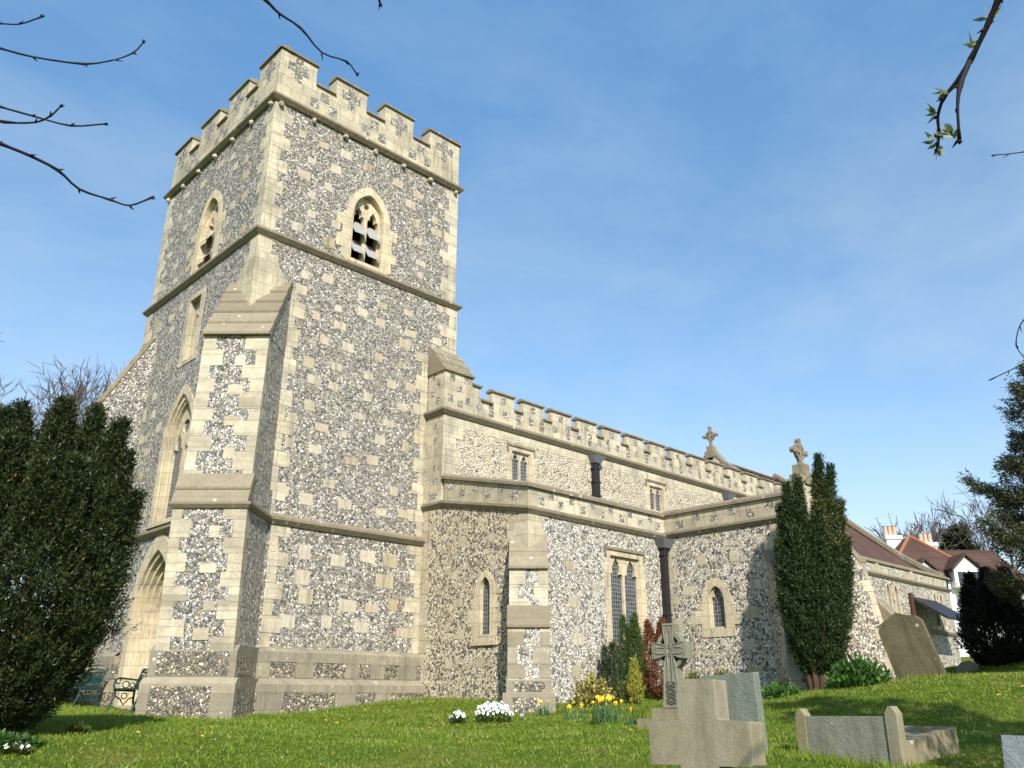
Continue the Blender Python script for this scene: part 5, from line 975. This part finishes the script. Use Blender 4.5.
# ------------------------------------------------------------------ bare twigs reaching in overhead
TW_ = {
 'a':[(-9.45,-12.85,2.75),(-7.9,-14.0,2.50),(-7.732,-14.165,2.518),(-7.645,-14.255,2.532),(-7.582,-14.291,2.540),(-7.528,-14.324,2.590)],
 'b':[(-9.45,-12.85,2.55),(-8.3,-14.1,2.36),(-7.791,-14.321,2.357),(-7.636,-14.334,2.379),(-7.533,-14.361,2.383),(-7.378,-14.441,2.392),(-7.295,-14.474,2.445),(-7.242,-14.481,2.505),(-7.223,-14.495,2.554)],
 'c':[(-9.45,-12.85,2.45),(-8.3,-14.0,2.26),(-7.739,-14.170,2.253),(-7.582,-14.176,2.258),(-7.470,-14.265,2.221),(-7.353,-14.301,2.217),(-7.258,-14.340,2.259)],
 'c2':[(-9.45,-12.85,2.5),(-7.9,-13.9,2.30),(-7.647,-13.984,2.296),(-7.526,-14.141,2.230),(-7.449,-14.239,2.217),(-7.420,-14.290,2.235),(-7.405,-14.320,2.265)],
 'd':[(-9.45,-12.85,2.3),(-8.3,-14.2,2.1),(-7.729,-14.355,2.018),(-7.556,-14.366,2.005),(-7.472,-14.371,2.001),(-7.377,-14.380,1.983),(-7.302,-14.359,1.947),(-7.197,-14.383,1.942),(-7.145,-14.422,1.919),(-7.082,-14.438,1.977)],
 'e':[(-9.4,-12.9,3.6),(-7.5,-15.1,2.8),(-7.242,-14.995,2.640),(-7.002,-15.021,2.531),(-6.958,-15.022,2.507),(-6.878,-15.043,2.484),(-6.785,-15.031,2.432),(-6.689,-15.056,2.444),(-6.649,-15.051,2.417)],
 'e0':[(-9.4,-12.9,3.9),(-7.0,-15.3,2.8),(-6.779,-15.286,2.629),(-6.699,-15.256,2.564)],
 'f':[(-5.2,-18.9,4.6),(-5.9,-17.3,2.7),(-5.737,-17.008,2.304),(-5.669,-16.848,2.150),(-5.654,-16.803,2.093),(-5.635,-16.745,2.031),(-5.621,-16.691,1.986),(-5.620,-16.649,1.960),(-5.600,-16.618,1.920),(-5.574,-16.607,1.879),(-5.549,-16.587,1.849)],
 'f2':[(-5.637,-16.740,2.025),(-5.669,-16.708,1.936),(-5.678,-16.694,1.869),(-5.651,-16.675,1.781)],
 'g':[(-3.2,-18.8,3.2),(-4.3,-17.1,2.3),(-4.547,-16.806,2.274),(-4.588,-16.629,2.295),(-4.611,-16.580,2.299),(-4.620,-16.534,2.313)],
 'h':[(-3.4,-18.9,2.9),(-4.6,-17.2,1.7),(-4.631,-16.701,1.648),(-4.634,-16.537,1.624),(-4.600,-16.480,1.593),(-4.592,-16.451,1.523),(-4.499,-16.453,1.496)],
 'h2':[(-3.4,-18.9,2.8),(-4.5,-16.9,1.55),(-4.524,-16.581,1.504),(-4.550,-16.462,1.463),(-4.532,-16.399,1.453),(-4.518,-16.333,1.442)]}
def twig(keys, label, r0, r1, leaves=(), group=None):
    t = thing("bare_twig", label, "twig", TW_[keys[0]][0], group); off = -Vector(TW_[keys[0]][0])
    for k in keys:
        pts = [Vector(p)+off for p in TW_[k]]; n = len(pts); fine = []
        for i in range(n-1):
            for f in (0, .33, .66): fine.append(pts[i].lerp(pts[i+1], f))
        fine.append(pts[-1]); sm = [fine[0]]+[(fine[i-1]+fine[i]*2+fine[i+1])/4 for i in range(1, len(fine)-1)]+[fine[-1]]; m = len(sm)
        r0_ = r0 if k != 'f2' else .0075; mb = MB(); rr = [(r0_+(r1-r0_)*min(1, i/(m-1)*1.25))*(1.5 if i % 6 == 3 else 1)*random.uniform(.88, 1.1) for i in range(m)]; mb.tube(sm, rr, 8); st = mb.build('stem', BARK_DARK, t, smooth=True)
        mb = MB(); rn_ = random.Random(m)
        for i in range(3, m, 3): d = (sm[i]-sm[i-1]).normalized(); s_ = d.cross(Vector((rn_.gauss(0, 1), rn_.gauss(0, 1), rn_.gauss(0, 1)))).normalized(); mb.tube([sm[i], sm[i]+(d*.7+s_).normalized()*.007, sm[i]+(d+s_).normalized()*rn_.uniform(.013, .030)], [r1*.9, r1*1.15, .0006], 6)
        d = (sm[-1]-sm[-2]).normalized(); mb.tube([sm[-1], sm[-1]+d*.007, sm[-1]+d*.015], [r1, r1*1.9, .0005], 6); merge(st, mb, BARK_DARK); st.data.polygons.foreach_set('use_smooth', [True]*len(st.data.polygons))
    for (p, dr, n) in leaves:
        m = n; P = np.array(p)+np.array(off)+RNG.normal(size=(m, 3))*.004; D = unit(np.array(dr)+RNG.normal(size=(m, 3))*.45); leaf_mesh('young_leaves', P, D, .045*(.6+.6*RNG.random(m)), .013, RNG.random(m), BUD, t)
t = thing('bare_tree', 'bare tree just beyond the left edge whose twigs reach into view', 'tree', (-9.5, -12.8, float(gz(-9.5, -12.8)))); mb = MB(); mb.tube([(0, 0, -.3), (.03, 0, 1.6), (.05, -.05, 3.2), (0, .1, 5.2), (-.1, .2, 7.0)], [.16, .13, .11, .07, .02], 8); mb.build('trunk', BARK_DARK, t, smooth=True)
mb = MB(); rn = random.Random(6)
for k in range(6): branch_tree(mb, (0, .05, 3.6+.5*k), (-.6-.2*rn.random(), .9*math.cos(k*2.1), .7), 1.5, .045, 3, rn, .5, .005, 4, 6)
mb.build('crown', BARK_DARK, t)
G_ = 'bare twigs hanging into the sky'
twig(['a'], 'short bare twig at the top left corner, uppermost of the left twigs', .0042, .0028, (), G_)
twig(['b'], 'long sagging bare twig with upturned tip high on the left', .0048, .0028, (), G_)
twig(['c', 'c2'], 'forked pair of straight bare twigs on the left, third down', .0062, .003, (), G_)
twig(['d'], 'lowest and longest of the bare twigs on the left, dipping towards the tower', .0068, .0034, (), G_)
twig(['e'], 'bare twig above the tower corner reaching from the top edge', .007, .003, (), G_)
twig(['e0'], 'stub of a bare twig at the top edge right of the tower corner twig', .004, .003, (), G_)
twig(['f', 'f2'], 'thick dark twig with opening green leaves at the top right', .012, .0045, [((-5.645, -16.76, 2.06), (.3, -.3, 1.0), 9), ((-5.66, -16.82, 2.11), (.35, -.35, .6), 8), ((-5.645, -16.66, 1.80), (-.2, .2, 1), 10), ((-5.56, -16.59, 1.865), (-.5, .4, .2), 10), ((-5.60, -16.62, 1.93), (-.7, .5, .3), 6), ((-5.63, -16.665, 1.965), (-.8, .6, .3), 5), ((-5.548, -16.587, 1.845), (0, 0, -1), 6)], G_)
twig(['g'], 'thin horizontal bare twig at the right edge below the leafy twig', .0035, .0018, (), G_)
twig(['h', 'h2'], 'thin curling bare twigs at the right edge above the conifer', .003, .0018, (), G_)
